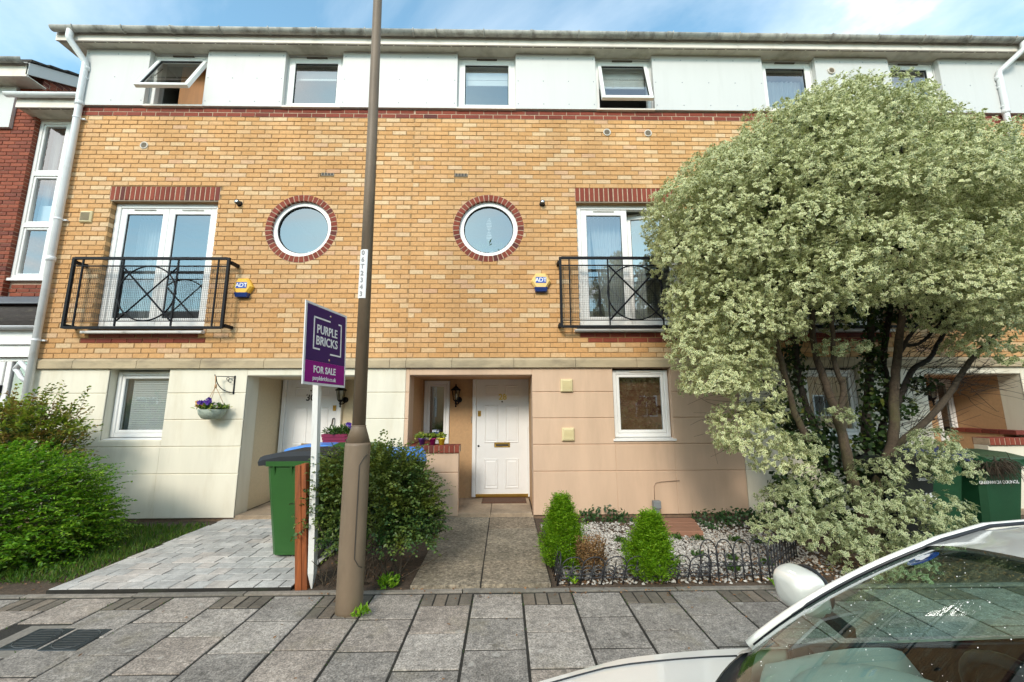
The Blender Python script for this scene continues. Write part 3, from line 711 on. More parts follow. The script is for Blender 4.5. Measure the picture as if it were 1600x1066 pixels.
def roofline(house, x0, x1, slots_off=0.0):
    q = MB(); q.box(x0, x1, D-.20, D+.12, Z_SOF, Z_SOF+.018); q.build('soffit', 'soffit', house)
    q = MB(); q.box(x0, x1, D-.225, D-.200, Z_SOF-.012, Z_SOF+.14); q.build('fascia', 'fascia_white', house)
    q = MB(); x = x0+.02
    while x < x1-.06: q.box(x, x+.165, D-.192, D-.176, Z_SOF-.002, Z_SOF+.006); x += .19
    q.build('soffit_vent', 'vent_slot', house)
    # half-round gutter
    g = MB(); R = .058; cy, cz = D-.292, Z_SOF+.145; sec = []
    for t in np.linspace(PI, 2*PI, 13): sec.append((cy+R*math.cos(t), cz+R*math.sin(t)))
    sec += [(cy+(R-.006)*math.cos(t), cz+(R-.006)*math.sin(t)) for t in np.linspace(2*PI, PI, 13)]
    n = len(sec); g.add([(x0, *p) for p in sec] + [(x1, *p) for p in sec], [(k, (k+1) % n, n+(k+1) % n, n+k) for k in range(n)] + [tuple(range(n))[::-1], tuple(range(n, 2*n))], True)
    go = g.build('gutter', 'gutter_pvc', house)
    b = MB(); x = x0+.35
    while x < x1:
        b.tube([(x, cy+(R+.006)*math.cos(t), cz+(R+.006)*math.sin(t)) for t in np.linspace(PI-.1, 1.9*PI, 12)] + [(x, D-.226, cz-.03)], .010, 5); x += .76
    b.build('gutter_bracket', 'gutter_pvc', go)
    for X in (x0+1.9, x0+4.1):
        if X < x1:
            b = MB(); sec2 = [(cy+(R+.008)*math.cos(t), cz+(R+.008)*math.sin(t)) for t in np.linspace(PI, 2*PI, 13)]
            b.add([(X-.05, *p) for p in sec2] + [(X+.05, *p) for p in sec2], [(k, k+1, 14+k-1, 13+k) for k in range(12)], True); b.build('gutter_union', 'gutter_pvc', go)
    # tiled roof slope, hidden from the street by the gutter
    q = MB(); c = 0; y = D-.25; z = Z_SOF+.17
    while y < D+4.0: q.box(x0, x1, y, y+.36, z, z+.025); y += .3; z += .3*math.tan(math.radians(24))
    q.build('roof', 'roof_tile', house)
    q = MB(); q.add([(x0,D-.2,Z_SOF+.13),(x1,D-.2,Z_SOF+.13),(x1,D+4.1,Z_SOF+.13+4.3*.445),(x0,D+4.1,Z_SOF+.13+4.3*.445),(x1,D+8.4,Z_SOF+.13),(x0,D+8.4,Z_SOF+.13)], [(0,1,2,3),(3,2,4,5)]); q.build('roof_deck', 'roof_tile', house)
def shell(house, x0, x1):
    q = MB()
    q.add([(x0,D+.28,0),(x0,D+8.2,0),(x0,D+8.2,Z_SOF+.1),(x0,D+.28,Z_SOF+.1)], [(0,1,2,3)]); q.add([(x1,D+.28,0),(x1,D+8.2,0),(x1,D+8.2,Z_SOF+.1),(x1,D+.28,Z_SOF+.1)], [(0,3,2,1)])
    q.add([(x0,D+8.2,0),(x1,D+8.2,0),(x1,D+8.2,Z_SOF+.1),(x0,D+8.2,Z_SOF+.1)], [(0,1,2,3)])
    q.add([(x0,D+4.1,Z_SOF+.1),(x0,D+.28,Z_SOF+.1),(x0,D+8.2,Z_SOF+.1),(x0,D+4.1,Z_SOF+1.9)], [(1,2,3)]); q.build('side_walls', 'mortar', house)
    q = MB(); q.box(x0, x1, D+.03, D+.10, -.15, .049); q.build('plinth', 'plinth', house)
def frieze(house, x0, x1, panels, wins):
    """white cladding panels with windows set back between them"""
    for a, b in panels: cladding(house, a, b)
    q = MB(); holed_sheet(q, x0, x1, Z_PAN0-.004, Z_SOF, D+.022, D+.25, [(a+.02, b-.02, Z_PAN0+.02, Z_SOF-.03) for a, b in wins]); q.build('frieze_wall', 'white_panel', house)
def top_window(house, a, b, opening=0.0, swing='awning', deco=None):
    y = D+.035; z0, z1 = Z_PAN0+.03, Z_SOF-.035
    w = empty('window', (0, 0, 0)); w.parent = house; w.location = Vector(((a+b)/2, y, z0)) - wloc(house)
    q = MB(); frame(q, a+.012, b-.012, z0, z1, y, y+.075, .06); q.build('frame', 'upvc', w)
    q = MB(); q.box(a, b, D-.06, y+.02, z0-.034, z0-.006); q.build('sill', 'fascia_white', w)
    q = MB(); c = (a+b)/2; q.box(c-.17, c+.17, y-.02, y-.001, z1-.022, z1-.004); q.build('trickle_vent', 'vent_slot', w)
    x0, x1, zb, zt = a+.06, b-.06, z0+.05, z1-.05
    hz = zt; org = Vector((c, y+.005, hz))
    s = MB(); frame(s, x0, x1, zb, zt, y-.006, y+.05, .058); so = s.build('sash', 'upvc', w, origin=org)
    g = MB(); g.add([(x0+.05,y+.022,zb+.05),(x1-.05,y+.022,zb+.05),(x1-.05,y+.022,zt-.05),(x0+.05,y+.022,zt-.05)], [(0,1,2,3)]); go = g.build('pane', 'window_glass', w, origin=org)
    k = MB(); frame(k, x0+.052, x1-.052, zb+.052, zt-.052, y+.008, y+.03, .016); ko = k.build('gasket', 'rubber', w, origin=org)
    for o in (so, go, ko): o.rotation_euler = (-opening, 0, 0)
    room(w, a+.05, b-.05, z0, z1, D+.26, 2.2)
    if deco: deco(w, a, b, z0, z1)
    return w
def front_door(house, x0, x1, zf, y, number, numx, colm):
    d = empty('front_door', (0, 0, 0)); d.parent = house; d.location = Vector(((x0+x1)/2, y, zf)) - wloc(house); zt = zf+1.985
    q = MB(); q.cbox(x0-.065, x0-.002, y-.03, y+.08, zf, zt+.03, .006); q.cbox(x1+.002, x1+.065, y-.03, y+.08, zf, zt+.03, .006); q.cbox(x0-.002, x1+.002, y-.029, y+.08, zt-.005, zt+.03, .006); q.build('frame', 'upvc', d)
    q = MB(); q.box(x0, x1, y, y+.05, zf+.03, zt-.008); q.build('leaf', 'upvc_door', d); lf = d
    w = x1-x0
    for px, pw in ((.16, .27), (.56, .27)):
        for pz, ph in ((.08, .47), (.80, .62), (1.58, .17)):
            a, b, c, e = x0+w*px, x0+w*(px+pw), zf+pz+.05, zf+pz+ph+.05
            q = MB()
            for i, (o, yy) in enumerate(((0, -.001), (.018, -.009), (.034, -.001), (.05, -.006))): pass
            vs = []; fs = []
            for o, yy in ((0, -.0005), (.014, -.010), (.030, -.002), (.050, -.007)):
                vs += [(a+o,y+yy,c+o),(b-o,y+yy,c+o),(b-o,y+yy,e-o),(a+o,y+yy,e-o)]
            for r in range(3):
                for s in range(4): fs.append((4*r+s, 4*r+(s+1) % 4, 4*r+4+(s+1) % 4, 4*r+4+s))
            fs.append((12, 13, 14, 15)); q.add(vs, fs); q.build('door_panel', 'upvc_door', lf)
    q = MB(); q.cbox(x0, x1, y-.02, y+.03, zf, zf+.045, .01); q.build('threshold', 'brass', d)
    return d, lf
def letterbox(lf, x, z, y):
    q = MB(); q.cbox(x-.13, x+.13, y-.012, y, z-.04, z+.04, .006); q.build('letterbox', 'brass', lf)
    q = MB(); q.box(x-.10, x+.10, y-.016, y-.0125, z-.02, z+.012); q.build('letterbox_flap', 'vent_dark', lf)
def lock(lf, x, z, y):
    q = MB(); q.cbox(x-.026, x+.026, y-.014, y, z-.045, z+.045, .006); q.lathe([(.016, -.03), (.016, -.012)], 12, (x, y, z+.01), 'y'); q.build('lock', 'brass', lf)
def ledge(house, x0, x1, y0, y1, z, side=None, core='cream_render'):
    """low wall capped with bricks on edge"""
    n = int(round((x1-x0)/.075)); p = (x1-x0)/n
    if 'cap' not in BM_RING: BM_RING['cap'] = None
    q = MB(); q.cbox(-.032, .032, -.02, .215, -.105, 0, .006); me = q.mesh('brick', 'red_brick')
    c = empty('ledge_cap', (0, 0, 0)); c.parent = house; c.location = Vector(((x0+x1)/2, y0, z)) - wloc(house)
    for k in range(n): piece('brick', me, (x0+p*(k+.5), y0+random.uniform(-.003, .003), z), c)
    q = MB(); q.box(x0, x1, y0-.012, y1, z-.1, z-.006); q.build('mortar', 'pale_mortar', c)
    if side:
        q = MB(); q.cbox(-.105, .105, 0, .212, -.062, 0, .005); me2 = q.mesh('brick', 'red_brick')
        a, y = side
        while y < D+.96: piece('brick', me2, (a, y, z+.002), c); y += .222

REC = 6.95                                    # back wall of the porches
def recess(house, x0, x1, mat_in, mat_head, zf):
    q = MB(); y0 = D+.298
    q.add([(x0,y0,zf),(x0,REC,zf),(x0,REC,2.0),(x0,y0,2.0)], [(0,3,2,1)]); q.add([(x1,y0,zf),(x1,REC,zf),(x1,REC,2.0),(x1,y0,2.0)], [(0,1,2,3)])
    q.add([(x0,y0,2.0),(x1,y0,2.0),(x1,REC,2.0),(x0,REC,2.0)], [(0,3,2,1)]); q.build('porch_wall', mat_in, house)
def porch_floor(house, x0, x1, zf):
    q = MB(); q.box(x0+.004, x1-.004, D-.005, REC, -.1, zf-.03); q.build('porch_base', 'porch_slab', house)
    n = 3; w = (x1-x0-.03)/n
    for k in range(n):
        for y0, y1 in ((D+.003, D+.5), (D+.508, REC)): q = MB(); q.slab(x0+.015+w*k+.003, x0+.015+w*(k+1)-.003, y0, y1, zf-.06, zf, .006); q.build('porch_slab', 'porch_slab', house)
def back_wall(house, x0, x1, zf, mat, holes):
    q = MB(); holed_sheet(q, x0, x1, zf-.03, 2.0, REC, REC+.12, holes); q.build('porch_back', mat, house)

# ---- house 30 (cream ground floor)
h30 = empty('terraced_house', (-4.1, D, 0), 'yellow brick terraced house with cream rendered ground floor and number 30 on its door', 'house', 'yellow brick terraced houses')
X0, X1 = -6.80, -1.44
FR30 = (-6.05, -4.43, 2.70, 4.70); RW30 = (-3.125, 4.262)
GW30 = (-5.70, -4.845, 1.10, 2.10); PO30 = (-3.73, -2.02, .0, 2.0)
brickwork(h30, X0, X1, [FR30, (-6.10, -4.43, 2.63, 2.70), (-6.10, -4.42, 4.70, 4.942), (-2.895, -2.68, 5.14, 5.205)], [(RW30[0], RW30[1], .548)], [(-6.09, -4.42, 2.47, 2.64)], (-6.7, -1.5, 2.2), 190)
soldier_course(h30, -6.10, -4.42, 4.715); round_window(h30, *RW30); room(h30, RW30[0]-.4, RW30[0]+.4, RW30[1]-.4, RW30[1]+.4, D+.29, 1.5)
french_door(h30, *FR30, [(-5.98, -5.50, 2.75, 4.6, D+.42), (-4.72, -4.50, 2.75, 4.6, D+.42, 'curtain_blue', .02, 3)])
balcony(h30, -6.255, -4.035, 2.672, 3.700, D-.20)
stonework(h30, X0, X1, .133)
render_wall(h30, [(X0, GW30[0], None), (GW30[1], PO30[0], None), (GW30[0]+.0, GW30[1], (.05, GW30[2]-.01)), (PO30[1], X1-.003, None)], 'cream_render', X0, X1-.002, [GW30, (PO30[0], PO30[1], .05, 2.0)])
q = MB(); q.cbox(PO30[0], PO30[1], D, D+.02, 2.004, 2.106, .005); q.build('porch_lintel', 'cream_render', h30)
w = window(h30, GW30[0]+.01, GW30[1]-.01, 1.13, 2.075, D+.13); room(h30, GW30[0], GW30[1], 1.1, 2.1, D+.31, 1.6)
q = MB()
for k in range(32):
    z = 1.18+.0265*k; q.hexa([(-5.52,D+.212,z),(-4.93,D+.212,z),(-4.93,D+.224,z+.0225),(-5.52,D+.224,z+.0225),(-5.52,D+.2135,z),(-4.93,D+.2135,z),(-4.93,D+.2255,z+.0225),(-5.52,D+.2255,z+.0225)])
q.build('venetian_blind', 'blind', w)
curtain(w, -5.66, -5.52, 1.15, 2.05, D+.27, 'curtain_blue', .015, 2)
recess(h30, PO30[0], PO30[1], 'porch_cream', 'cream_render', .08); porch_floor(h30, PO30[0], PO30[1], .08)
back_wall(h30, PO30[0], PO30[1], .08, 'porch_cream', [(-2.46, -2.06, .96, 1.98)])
window(h30, -2.455, -2.065, .97, 1.975, REC+.03, .05, .04, False, vent=False); room(h30, -2.45, -2.07, 1.0, 1.95, REC+.13, 1)
dr, lf = front_door(h30, -3.64, -2.78, .08, REC-.03, '30', 0, None)
text('number', '30', .15, 'black_print', lf, (-3.245, REC-.033, 1.70), bold=.025); letterbox(lf, -3.21, .92, REC-.03); lock(lf, -2.835, 1.53, REC-.03)
q = MB(); q.lathe([(.012, -.012), (.012, 0)], 10, (-3.24, REC-.03, 1.82), 'y'); q.build('spyhole', 'black_print', lf)
q = MB(); q.tube([(-2.83, REC-.03, 1.36), (-2.83, REC-.08, 1.36), (-2.84, REC-.09, 1.24)], .012, 8); q.build('handle', 'vent_dark', lf)
q = MB(); q.box(-2.66, PO30[1], D+.02, D+.20, .05, .93); q.build('low_wall', 'cream_render', h30)
ledge(h30, -2.66, PO30[1]+.0, D+.0, D+.20, 1.03)
def blind_deco(frac, mat='blind_grey', back=None):
    def f(w, a, b, z0, z1):
        q = MB(); n = max(2, int(frac*14)); h = (z1-z0)*frac
        for k in range(n):
            z = z1-.05-h*k/n; q.box(a+.07, b-.07, D+.15+(k % 2)*.006, D+.158+(k % 2)*.006, z-h/n+.004, z)
        q.build('blind', mat, w)
        q = MB(); q.box(a+.07, b-.07, D+.148, D+.17, z1-.05-h-.03, z1-.05-h); q.build('blind_rail', 'blind', w)
        if back:
            q = MB(); q.box(a+.02, b-.02, D+.5, D+.53, z0-.05, z0+back); q.build('room_panel', 'blind', w)
    return f
def wood_deco(w, a, b, z0, z1):
    q = MB(); q.box(a+.26, b+.25, D+.27, D+.31, z0-.25, z1+.2); q.build('wooden_door', 'wood_door', w)
    q = MB(); q.lathe([(.05, -.02), (.05, .02)], 12, (b-.28, D+.26, z0+.05), 'y'); q.build('wooden_door_knob', 'vent_dark', w)
    q = MB(); q.tube([(a+.10, D+.08, z1-.2), (a+.12, D-.06, z1-.45)], .008, 6); q.tube([(b-.10, D+.08, z1-.12), (b-.12, D-.06, z1-.42)], .008, 6); q.build('stay', 'chrome', w)
PAN = [(-6.79, -5.765), (-4.835, -3.578), (-2.645, -.772), (.185, 1.505), (2.455, 4.30), (5.20, 6.45), (7.315, 9.58)]
WIN = [(-5.765, -4.835), (-3.578, -2.645), (-.772, .185), (1.505, 2.455), (4.30, 5.20), (6.45, 7.315)]
def clipx(L, a, b): return [(max(p, a), min(q, b)) for p, q in L if min(q, b)-max(p, a) > .02]
frieze(h30, X0, X1, PAN[:3], WIN[:2])
top_window(h30, *WIN[0], opening=math.radians(24), deco=wood_deco); top_window(h30, *WIN[1], deco=blind_deco(.26))
roofline(h30, -7.12, X1); shell(h30, X0, X1)

# ---- house 28 (pink ground floor)
h28 = empty('terraced_house', (1.0, D, 0), 'yellow brick terraced house with pink rendered ground floor and white door numbered 28', 'house', 'yellow brick terraced houses')
X0, X1 = -1.44, 3.44
FR28 = (1.13, 2.76, 2.72, 4.71); RW28 = (-.250, 4.278); GW28 = (1.585, 2.435, 1.07, 2.10); PO28 = (-1.385, .40, .0, 2.0)
brickwork(h28, X0, X1, [FR28, (1.08, 2.80, 2.63, 2.72), (1.11, 2.78, 4.71, 4.958), (-.795, -.58, 5.14, 5.205)], [(RW28[0], RW28[1], .548)], [(1.13, 2.80, 2.47, 2.64)], (-1.5, 2.6, 2.2), 195)
soldier_course(h28, 1.11, 2.78, 4.728); rw = round_window(h28, *RW28); room(h28, RW28[0]-.4, RW28[0]+.4, RW28[1]-.4, RW28[1]+.4, D+.29, 1.5)
french_door(h28, *FR28, [(1.19, 1.42, 2.8, 4.62, D+.40, 'curtain_white', .02, 4), (1.42, 1.96, 2.8, 4.62, D+.36, 'curtain_white', .02, 8, .22), (2.10, 2.5, 2.8, 4.62, D+.9, 'curtain_white', .03, 5)], ajar=math.radians(-14))
balcony(h28, .828, 3.048, 2.690, 3.735, D-.17)
stonework(h28, X0, X1, .133)
render_wall(h28, [(PO28[1], GW28[0], None), (GW28[1], X1-.004, None), (GW28[0], GW28[1], (.05, GW28[2]-.01)), (X0, PO28[0], None)], 'pink_render', X0, X1-.002, [GW28, (PO28[0], PO28[1], .05, 2.0)])
q = MB(); q.cbox(PO28[0], PO28[1], D, D+.02, 2.004, 2.106, .005); q.build('porch_lintel', 'pink_render', h28)
w = window(h28, GW28[0]+.012, GW28[1]-.012, 1.10, 2.07, D+.06); room(h28, GW28[0], GW28[1], 1.1, 2.1, D+.31, 1.4)
q = MB(); q.box(GW28[0]+.05, GW28[1]-.05, D+.2, D+.21, 1.12, 2.06); q.build('reflection_sheet', 'reflection_brown', w)  # brown sheet added behind the glass, standing in for reflected brick
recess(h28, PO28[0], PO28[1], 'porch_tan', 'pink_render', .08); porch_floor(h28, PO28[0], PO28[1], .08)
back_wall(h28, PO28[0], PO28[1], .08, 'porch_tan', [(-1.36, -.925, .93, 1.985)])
window(h28, -1.355, -.93, .94, 1.98, REC-.02, .055, .04, False, vent=False); room(h28, -1.35, -.94, 1.0, 1.95, REC+.13, 1)
dr, lf = front_door(h28, -.475, .375, .10, REC-.03, '28', 0, None)
text('number', '28', .135, 'gold_print', lf, (-.035, REC-.034, 1.70), bold=.035); letterbox(lf, -.045, .92, REC-.03); lock(lf, -.425, 1.43, REC-.03)
q = MB(); q.lathe([(.014, -.012), (.014, 0)], 10, (-.045, REC-.03, 1.625), 'y'); q.lathe([(.016, -.014), (.016, 0)], 10, (-.435, REC-.03, .905), 'y'); q.build('spyhole', 'black_print', lf)
q = MB(); q.cbox(-.565, -.535, REC-.03, REC, 1.28, 1.38, .004); q.build('bell_push', 'vent_grey', h28)
q = MB(); q.box(PO28[0]+.003, -.665, D+.004, D+.20, .04, .93)
q.build('low_wall', 'pink_render', h28)
for z0, z1 in ((.05, .625), (.635, .905)):
    q = MB(); q.cbox(PO28[0]+.004, -.655, D-.008, D+.02, z0, z1, .005); q.build('render_panel', 'pink_render', h28)
ledge(h28, PO28[0]+.02, -.645, D-.01, D+.19, 1.005, side=(PO28[0]+.11, D+.22))
q = MB(); q.box(PO28[0], PO28[0]+.2, D+.2, REC, .05, .944); q.build('low_wall', 'porch_tan', h28)
frieze(h28, X0, X1, PAN[3:5], WIN[2:4])
top_window(h28, *WIN[2], deco=blind_deco(.33, 'blind')); top_window(h28, *WIN[3], opening=math.radians(15), deco=blind_deco(.36, 'blind'))
roofline(h28, X0+.001, X1); shell(h28, X0+.002, X1-.002)
# wind spinner and houseplants behind the round window
q = MB()
for k in range(16):
    t = k*.7; z = RW28[1]+.26-.026*k; r = .012+.03*abs(math.sin(k*.39)); q.box(RW28[0]-r, RW28[0]+r, D+.2, D+.205, z-.012, z)
q.build('wind_spinner', 'curtain_white', rw)
P = np.array([RW28[0], D+.24, RW28[1]-.36]) + RNG.normal(size=(190, 3))*np.array([.13, .05, .02]); Dd = unit(RNG.normal(size=(190, 3))*np.array([.7, .4, .25]) + np.array([0, -.1, 1]))
V, F, uv = leaves(P + Dd*RNG.uniform(0, .16, (190, 1)), Dd, rnd_dir(190), RNG.uniform(.06, .13, 190), RNG.uniform(.02, .04, 190)); np_mesh('houseplant', V, F, 'weed_leaf', rw)
q = MB(); q.lathe([(.03, 0), (.05, .07)], 14, (RW28[0]-.13, D+.22, RW28[1]-.38)); q.lathe([(.08, 0), (.09, .05)], 14, (RW28[0]+.07, D+.22, RW28[1]-.38)); q.build('plant_pot', 'upvc', rw)
q = MB(); q.lathe([(.045, 0), (.05, .06)], 14, (RW30[0]+.07, D+.2, RW30[1]-.37)); q.build('cup', 'upvc', [c for c in h30.children if c.name.startswith('round_window')][0])

# ---- house 26 (behind the tree) running out of the picture
h26 = empty('terraced_house', (6.3, D, 0), 'yellow brick terraced house with cream walls and tan porch, mostly behind the variegated tree', 'house', 'yellow brick terraced houses')
X0, X1 = 3.44, 9.6
FR26 = (4.20, 5.83, 2.72, 4.71); GW26 = (4.42, 5.27, 1.07, 2.10); PO26 = (6.26, 7.73, .0, 2.0)
brickwork(h26, X0, X1, [FR26, (4.15, 5.86, 2.63, 2.72), (4.18, 5.85, 4.71, 4.958)], [], [(4.2, 5.85, 2.47, 2.64)], (5.5, 9.5, 2.2), 120)
soldier_course(h26, 4.18, 5.85, 4.728)
french_door(h26, *FR26, [(4.3, 5.0, 2.8, 4.62, D+.40)]); balcony(h26, 3.95, 6.12, 2.690, 3.735, D-.17)
stonework(h26, X0, X1, .133)
render_wall(h26, [(X0+.004, GW26[0], None), (GW26[1], PO26[0], None), (GW26[0], GW26[1], (.05, GW26[2]-.01)), (PO26[1], X1, None)], 'cream_render', X0+.002, X1, [GW26, (PO26[0], PO26[1], .05, 2.0)])
q = MB(); q.cbox(PO26[0], PO26[1], D, D+.02, 2.004, 2.106, .005); q.build('porch_lintel', 'cream_render', h26)
w = window(h26, GW26[0]+.012, GW26[1]-.012, 1.10, 2.07, D+.06); room(h26, GW26[0], GW26[1], 1.1, 2.1, D+.31, 1.4); curtain(w, 4.5, 5.2, 1.15, 2.05, D+.25)
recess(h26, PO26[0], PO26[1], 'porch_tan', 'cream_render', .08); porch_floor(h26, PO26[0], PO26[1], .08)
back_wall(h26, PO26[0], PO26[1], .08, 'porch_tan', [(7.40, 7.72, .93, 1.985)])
window(h26, 7.39, 7.715, .94, 1.98, REC-.02, .05, .03, False, vent=False); room(h26, 7.4, 7.7, 1.0, 1.95, REC+.13, 1)
dr, lf = front_door(h26, 6.34, 7.15, .10, REC-.03, '26', 0, None)
q = MB(); q.box(7.05, PO26[1], D+.02, D+.20, .05, .96); q.build('low_wall', 'cream_render', h26); ledge(h26, 7.05, PO26[1], D, D+.2, 1.065)
q = MB()
q.cbox(-.105, .105, 0, .212, -.062, 0, .005); me2 = q.mesh('brick', 'red_brick'); cp = empty('ledge_cap', (0, 0, 0)); cp.parent = h26; cp.location = Vector((7.6, D+.5, 1.16)) - wloc(h26)
for k in range(4): piece('brick', me2, (PO26[1]-.11, D+.02+.225*k, 1.165), cp)
q = MB(); q.box(PO26[1]-.2, PO26[1], D+.2, REC, .05, 1.10); q.build('low_wall', 'porch_tan', h26)
frieze(h26, X0, X1, PAN[5:], WIN[4:6])
def curt_deco(w, a, b, z0, z1):
    curtain(w, a+.07, b-.07, z0+.05, z1-.22, D+.2, 'curtain_blue', .012, 10)
top_window(h26, *WIN[4], deco=curt_deco); top_window(h26, *WIN[5], deco=curt_deco)
roofline(h26, X0+.001, X1); shell(h26, X0+.002, X1)

# ---- red brick neighbour set back on the left
hr = empty('brick_house', (-9.4, 7.15, 0), 'red brick house at the left edge with tall white glazed strip and dark tiled porch', 'house')
YB, YS = 7.15, 7.24                      # bay front, stair window plane
BX = -8.92
w = empty('brickwork', (0, 0, 0)); w.parent = hr; w.location = Vector((-9.6, YB, 3)) - wloc(hr)
courses = MB(); n_ind = 0
def red_rows(x0, x1, z0, z1, y, skip, vis):
    global n_ind
    i0 = int(z0/.075)
    for i in range(i0, int(z1/.075)):
        zc = .075*(i+.5); off = .1125 if i % 2 else 0
        for k in range(int((x0-off)/.225)-2, int((x1-off)/.225)+2):
            a, b = max(k*.225+off+.0055, x0), min(k*.225+off+.2195, x1)
            if b-a < .03 or any(p < (a+b)/2 < q2 and r < zc < s for p, q2, r, s in skip): continue
            if b-a > .2139 and n_ind < 290 and vis(a, zc): piece('brick', BM_H, ((a+b)/2, y-.008+random.uniform(-.003, .002), zc), w); n_ind += 1
            else: courses.cbox(a, b, y-.008+random.uniform(-.003, .002), y+BD, zc-.032, zc+.032, .003)
red_rows(-11.6, BX, 0, 8.0, YB, [], lambda a, z: a > -9.75 and 3.3 < z < 8)
STW = (-9.01, -6.95, 3.84, 7.00)
red_rows(BX, -6.9, 0, 3.80, YS, [], lambda a, z: a < -7.4 and z > 3.2)
# side of the bay, above and beside the stair window
side = MB()
for i in range(0, 112):
    zc = .075*(i+.5); off = .1125 if i % 2 else 0; zmax = 8.0
    for k in range(-1, 12):
        a, b = max(YB+.002+k*.225+off, YB+.095), min(YB+k*.225+off+.214, YB+2.2)
        if b-a < .03: continue
        if zc < 7.3 and a > YS: continue
        if zc > 7.93 + (a-YB)*.54: continue
        x = BX+.006; side.add([(x-.06,a,zc-.032),(x,a,zc-.032),(x,b,zc-.032),(x-.06,b,zc-.032),(x-.06,a,zc+.032),(x,a,zc+.032),(x,b,zc+.032),(x-.06,b,zc+.032)], [(1,2,6,5),(4,5,6,7),(0,1,5,4),(2,3,7,6),(0,3,2,1)])
tag(courses.build('brick_courses', 'red_house_brick', w), kind='stuff'); tag(side.build('brick_courses', 'red_house_brick', w), kind='stuff')
q = MB(); q.box(-11.6, BX-.002, YB+.004, YB+6, -.1, 8.0); q.build('mortar', 'red_house_mortar', w)
q = MB(); q.add([(BX,YB+.005,7.9),(BX,YB+2.4,7.9),(BX,YB+2.4,9.2)], [(0,1,2)]); q.add([(BX-.001,YB+.005,7.9),(BX-.001,YB+2.4,9.2),(BX-2.7,YB+2.4,9.2),(BX-2.7,YB+.005,7.9)], [(0,1,2,3)]); q.build('gable_core', 'red_house_mortar', hr)
q = MB(); holed_sheet(q, BX, -6.82, 0, 7.3, YS+.004, YS+.3, [(STW[0]+.01, STW[1], STW[2], STW[3])]); q.build('stair_wall', 'red_house_mortar', w)
st = empty('stair_window', (0, 0, 0)); st.parent = hr; st.location = Vector((-8.0, YS, 3.9)) - wloc(hr)
q = MB(); frame(q, BX+.005, STW[1], STW[2]+.02, STW[3], YS-.02, YS+.07, .06)
for z in (4.88, 5.906): q.cbox(BX+.065, STW[1]-.06, YS-.024, YS+.07, z-.045, z+.045, .006)
q.cbox(-8.40, -8.335, YS-.022, YS+.07, STW[2]+.08, STW[3]-.06, .006); q.cbox(-7.6, -7.54, YS-.022, YS+.07, STW[2]+.08, STW[3]-.06, .006)
q.build('frame', 'upvc', st)
for za, zb in ((STW[2]+.08, 4.835), (4.925, 5.861), (5.951, STW[3]-.06)):
    q = MB(); frame(q, BX+.068, -8.403, za+.003, zb-.003, YS-.005, YS+.06, .035); q.build('sash', 'upvc', st)
    glass_pane(st, BX+.07, -8.40, za, zb, YS+.03); glass_pane(st, -8.34, -7.6, za, zb, YS+.03)
q = MB(); q.box(BX-.05, -6.9, YS-.07, YS+.04, STW[2]-.03, STW[2]+.016); q.build('sill', 'upvc', st)
q = MB(); q.box(BX-.0, -6.9, YS-.03, YS+.06, STW[3], 7.42); q.build('head_board', 'fascia_white', st)
room(st, STW[0]+.3, STW[1], STW[2], STW[3]-.2, YS+.31, 1.0); curtain(st, -8.85, -8.72, 6.0, 6.95, YS+.2); curtain(st, -8.85, -8.75, 5.0, 5.9, YS+.2)
q = MB(); q.box(-8.85, -8.45, YS+.16, YS+.2, 4.95, 5.35); q.box(-8.7, -8.4, YS+.3, YS+.34, 3.9, 4.8); q.build('stair_landing', 'blind', st)
def half_gutter(parent, x0, x1, y, z, R, mat='gutter_pvc'):
    g = MB(); sec = [(y+R*math.cos(t), z+R*math.sin(t)) for t in np.linspace(PI, 2*PI, 11)] + [(y+(R-.006)*math.cos(t), z+(R-.006)*math.sin(t)) for t in np.linspace(2*PI, PI, 11)]
    n = len(sec); g.add([(x0, *p) for p in sec] + [(x1, *p) for p in sec], [(k, (k+1) % n, n+(k+1) % n, n+k) for k in range(n)] + [tuple(range(n))[::-1], tuple(range(n, 2*n))], True)
    return g.build('gutter', mat, parent)
# canopy over the stair window
half_gutter(hr, -9.12, -6.95, 6.80, 7.235, .06, 'pipe_pvc')
q = MB(); q.box(-9.0, -6.95, 6.87, 6.90, 7.02, 7.22); q.build('fascia', 'fascia_white', hr)
q = MB(); q.box(-9.0, -6.95, 6.90, YS, 7.03, 7.05); q.build('soffit', 'soffit', hr)
q = MB(); x = -8.98
while x < -7: q.box(x, x+.16, 6.915, 6.935, 7.026, 7.031); x += .19
q.build('soffit_vent', 'vent_slot', hr)
q = MB(); q.hexa([(-9.0,6.84,7.23),(-6.95,6.84,7.23),(-6.95,YS+.3,7.42),(-9.0,YS+.3,7.42),(-9.0,6.84,7.25),(-6.95,6.84,7.25),(-6.95,YS+.3,7.46),(-9.0,YS+.3,7.46)]); q.build('canopy_roof', 'lead', hr)
q = MB()
for k in range(6): y = YB+.25+.2*k; q.add([(BX+.012,y,7.42+.09*k),(BX+.012,y+.2,7.42+.09*k),(BX+.012,y,7.62+.09*k-.06)], [(0,1,2)])
q.build('step_flashing', 'lead', hr)
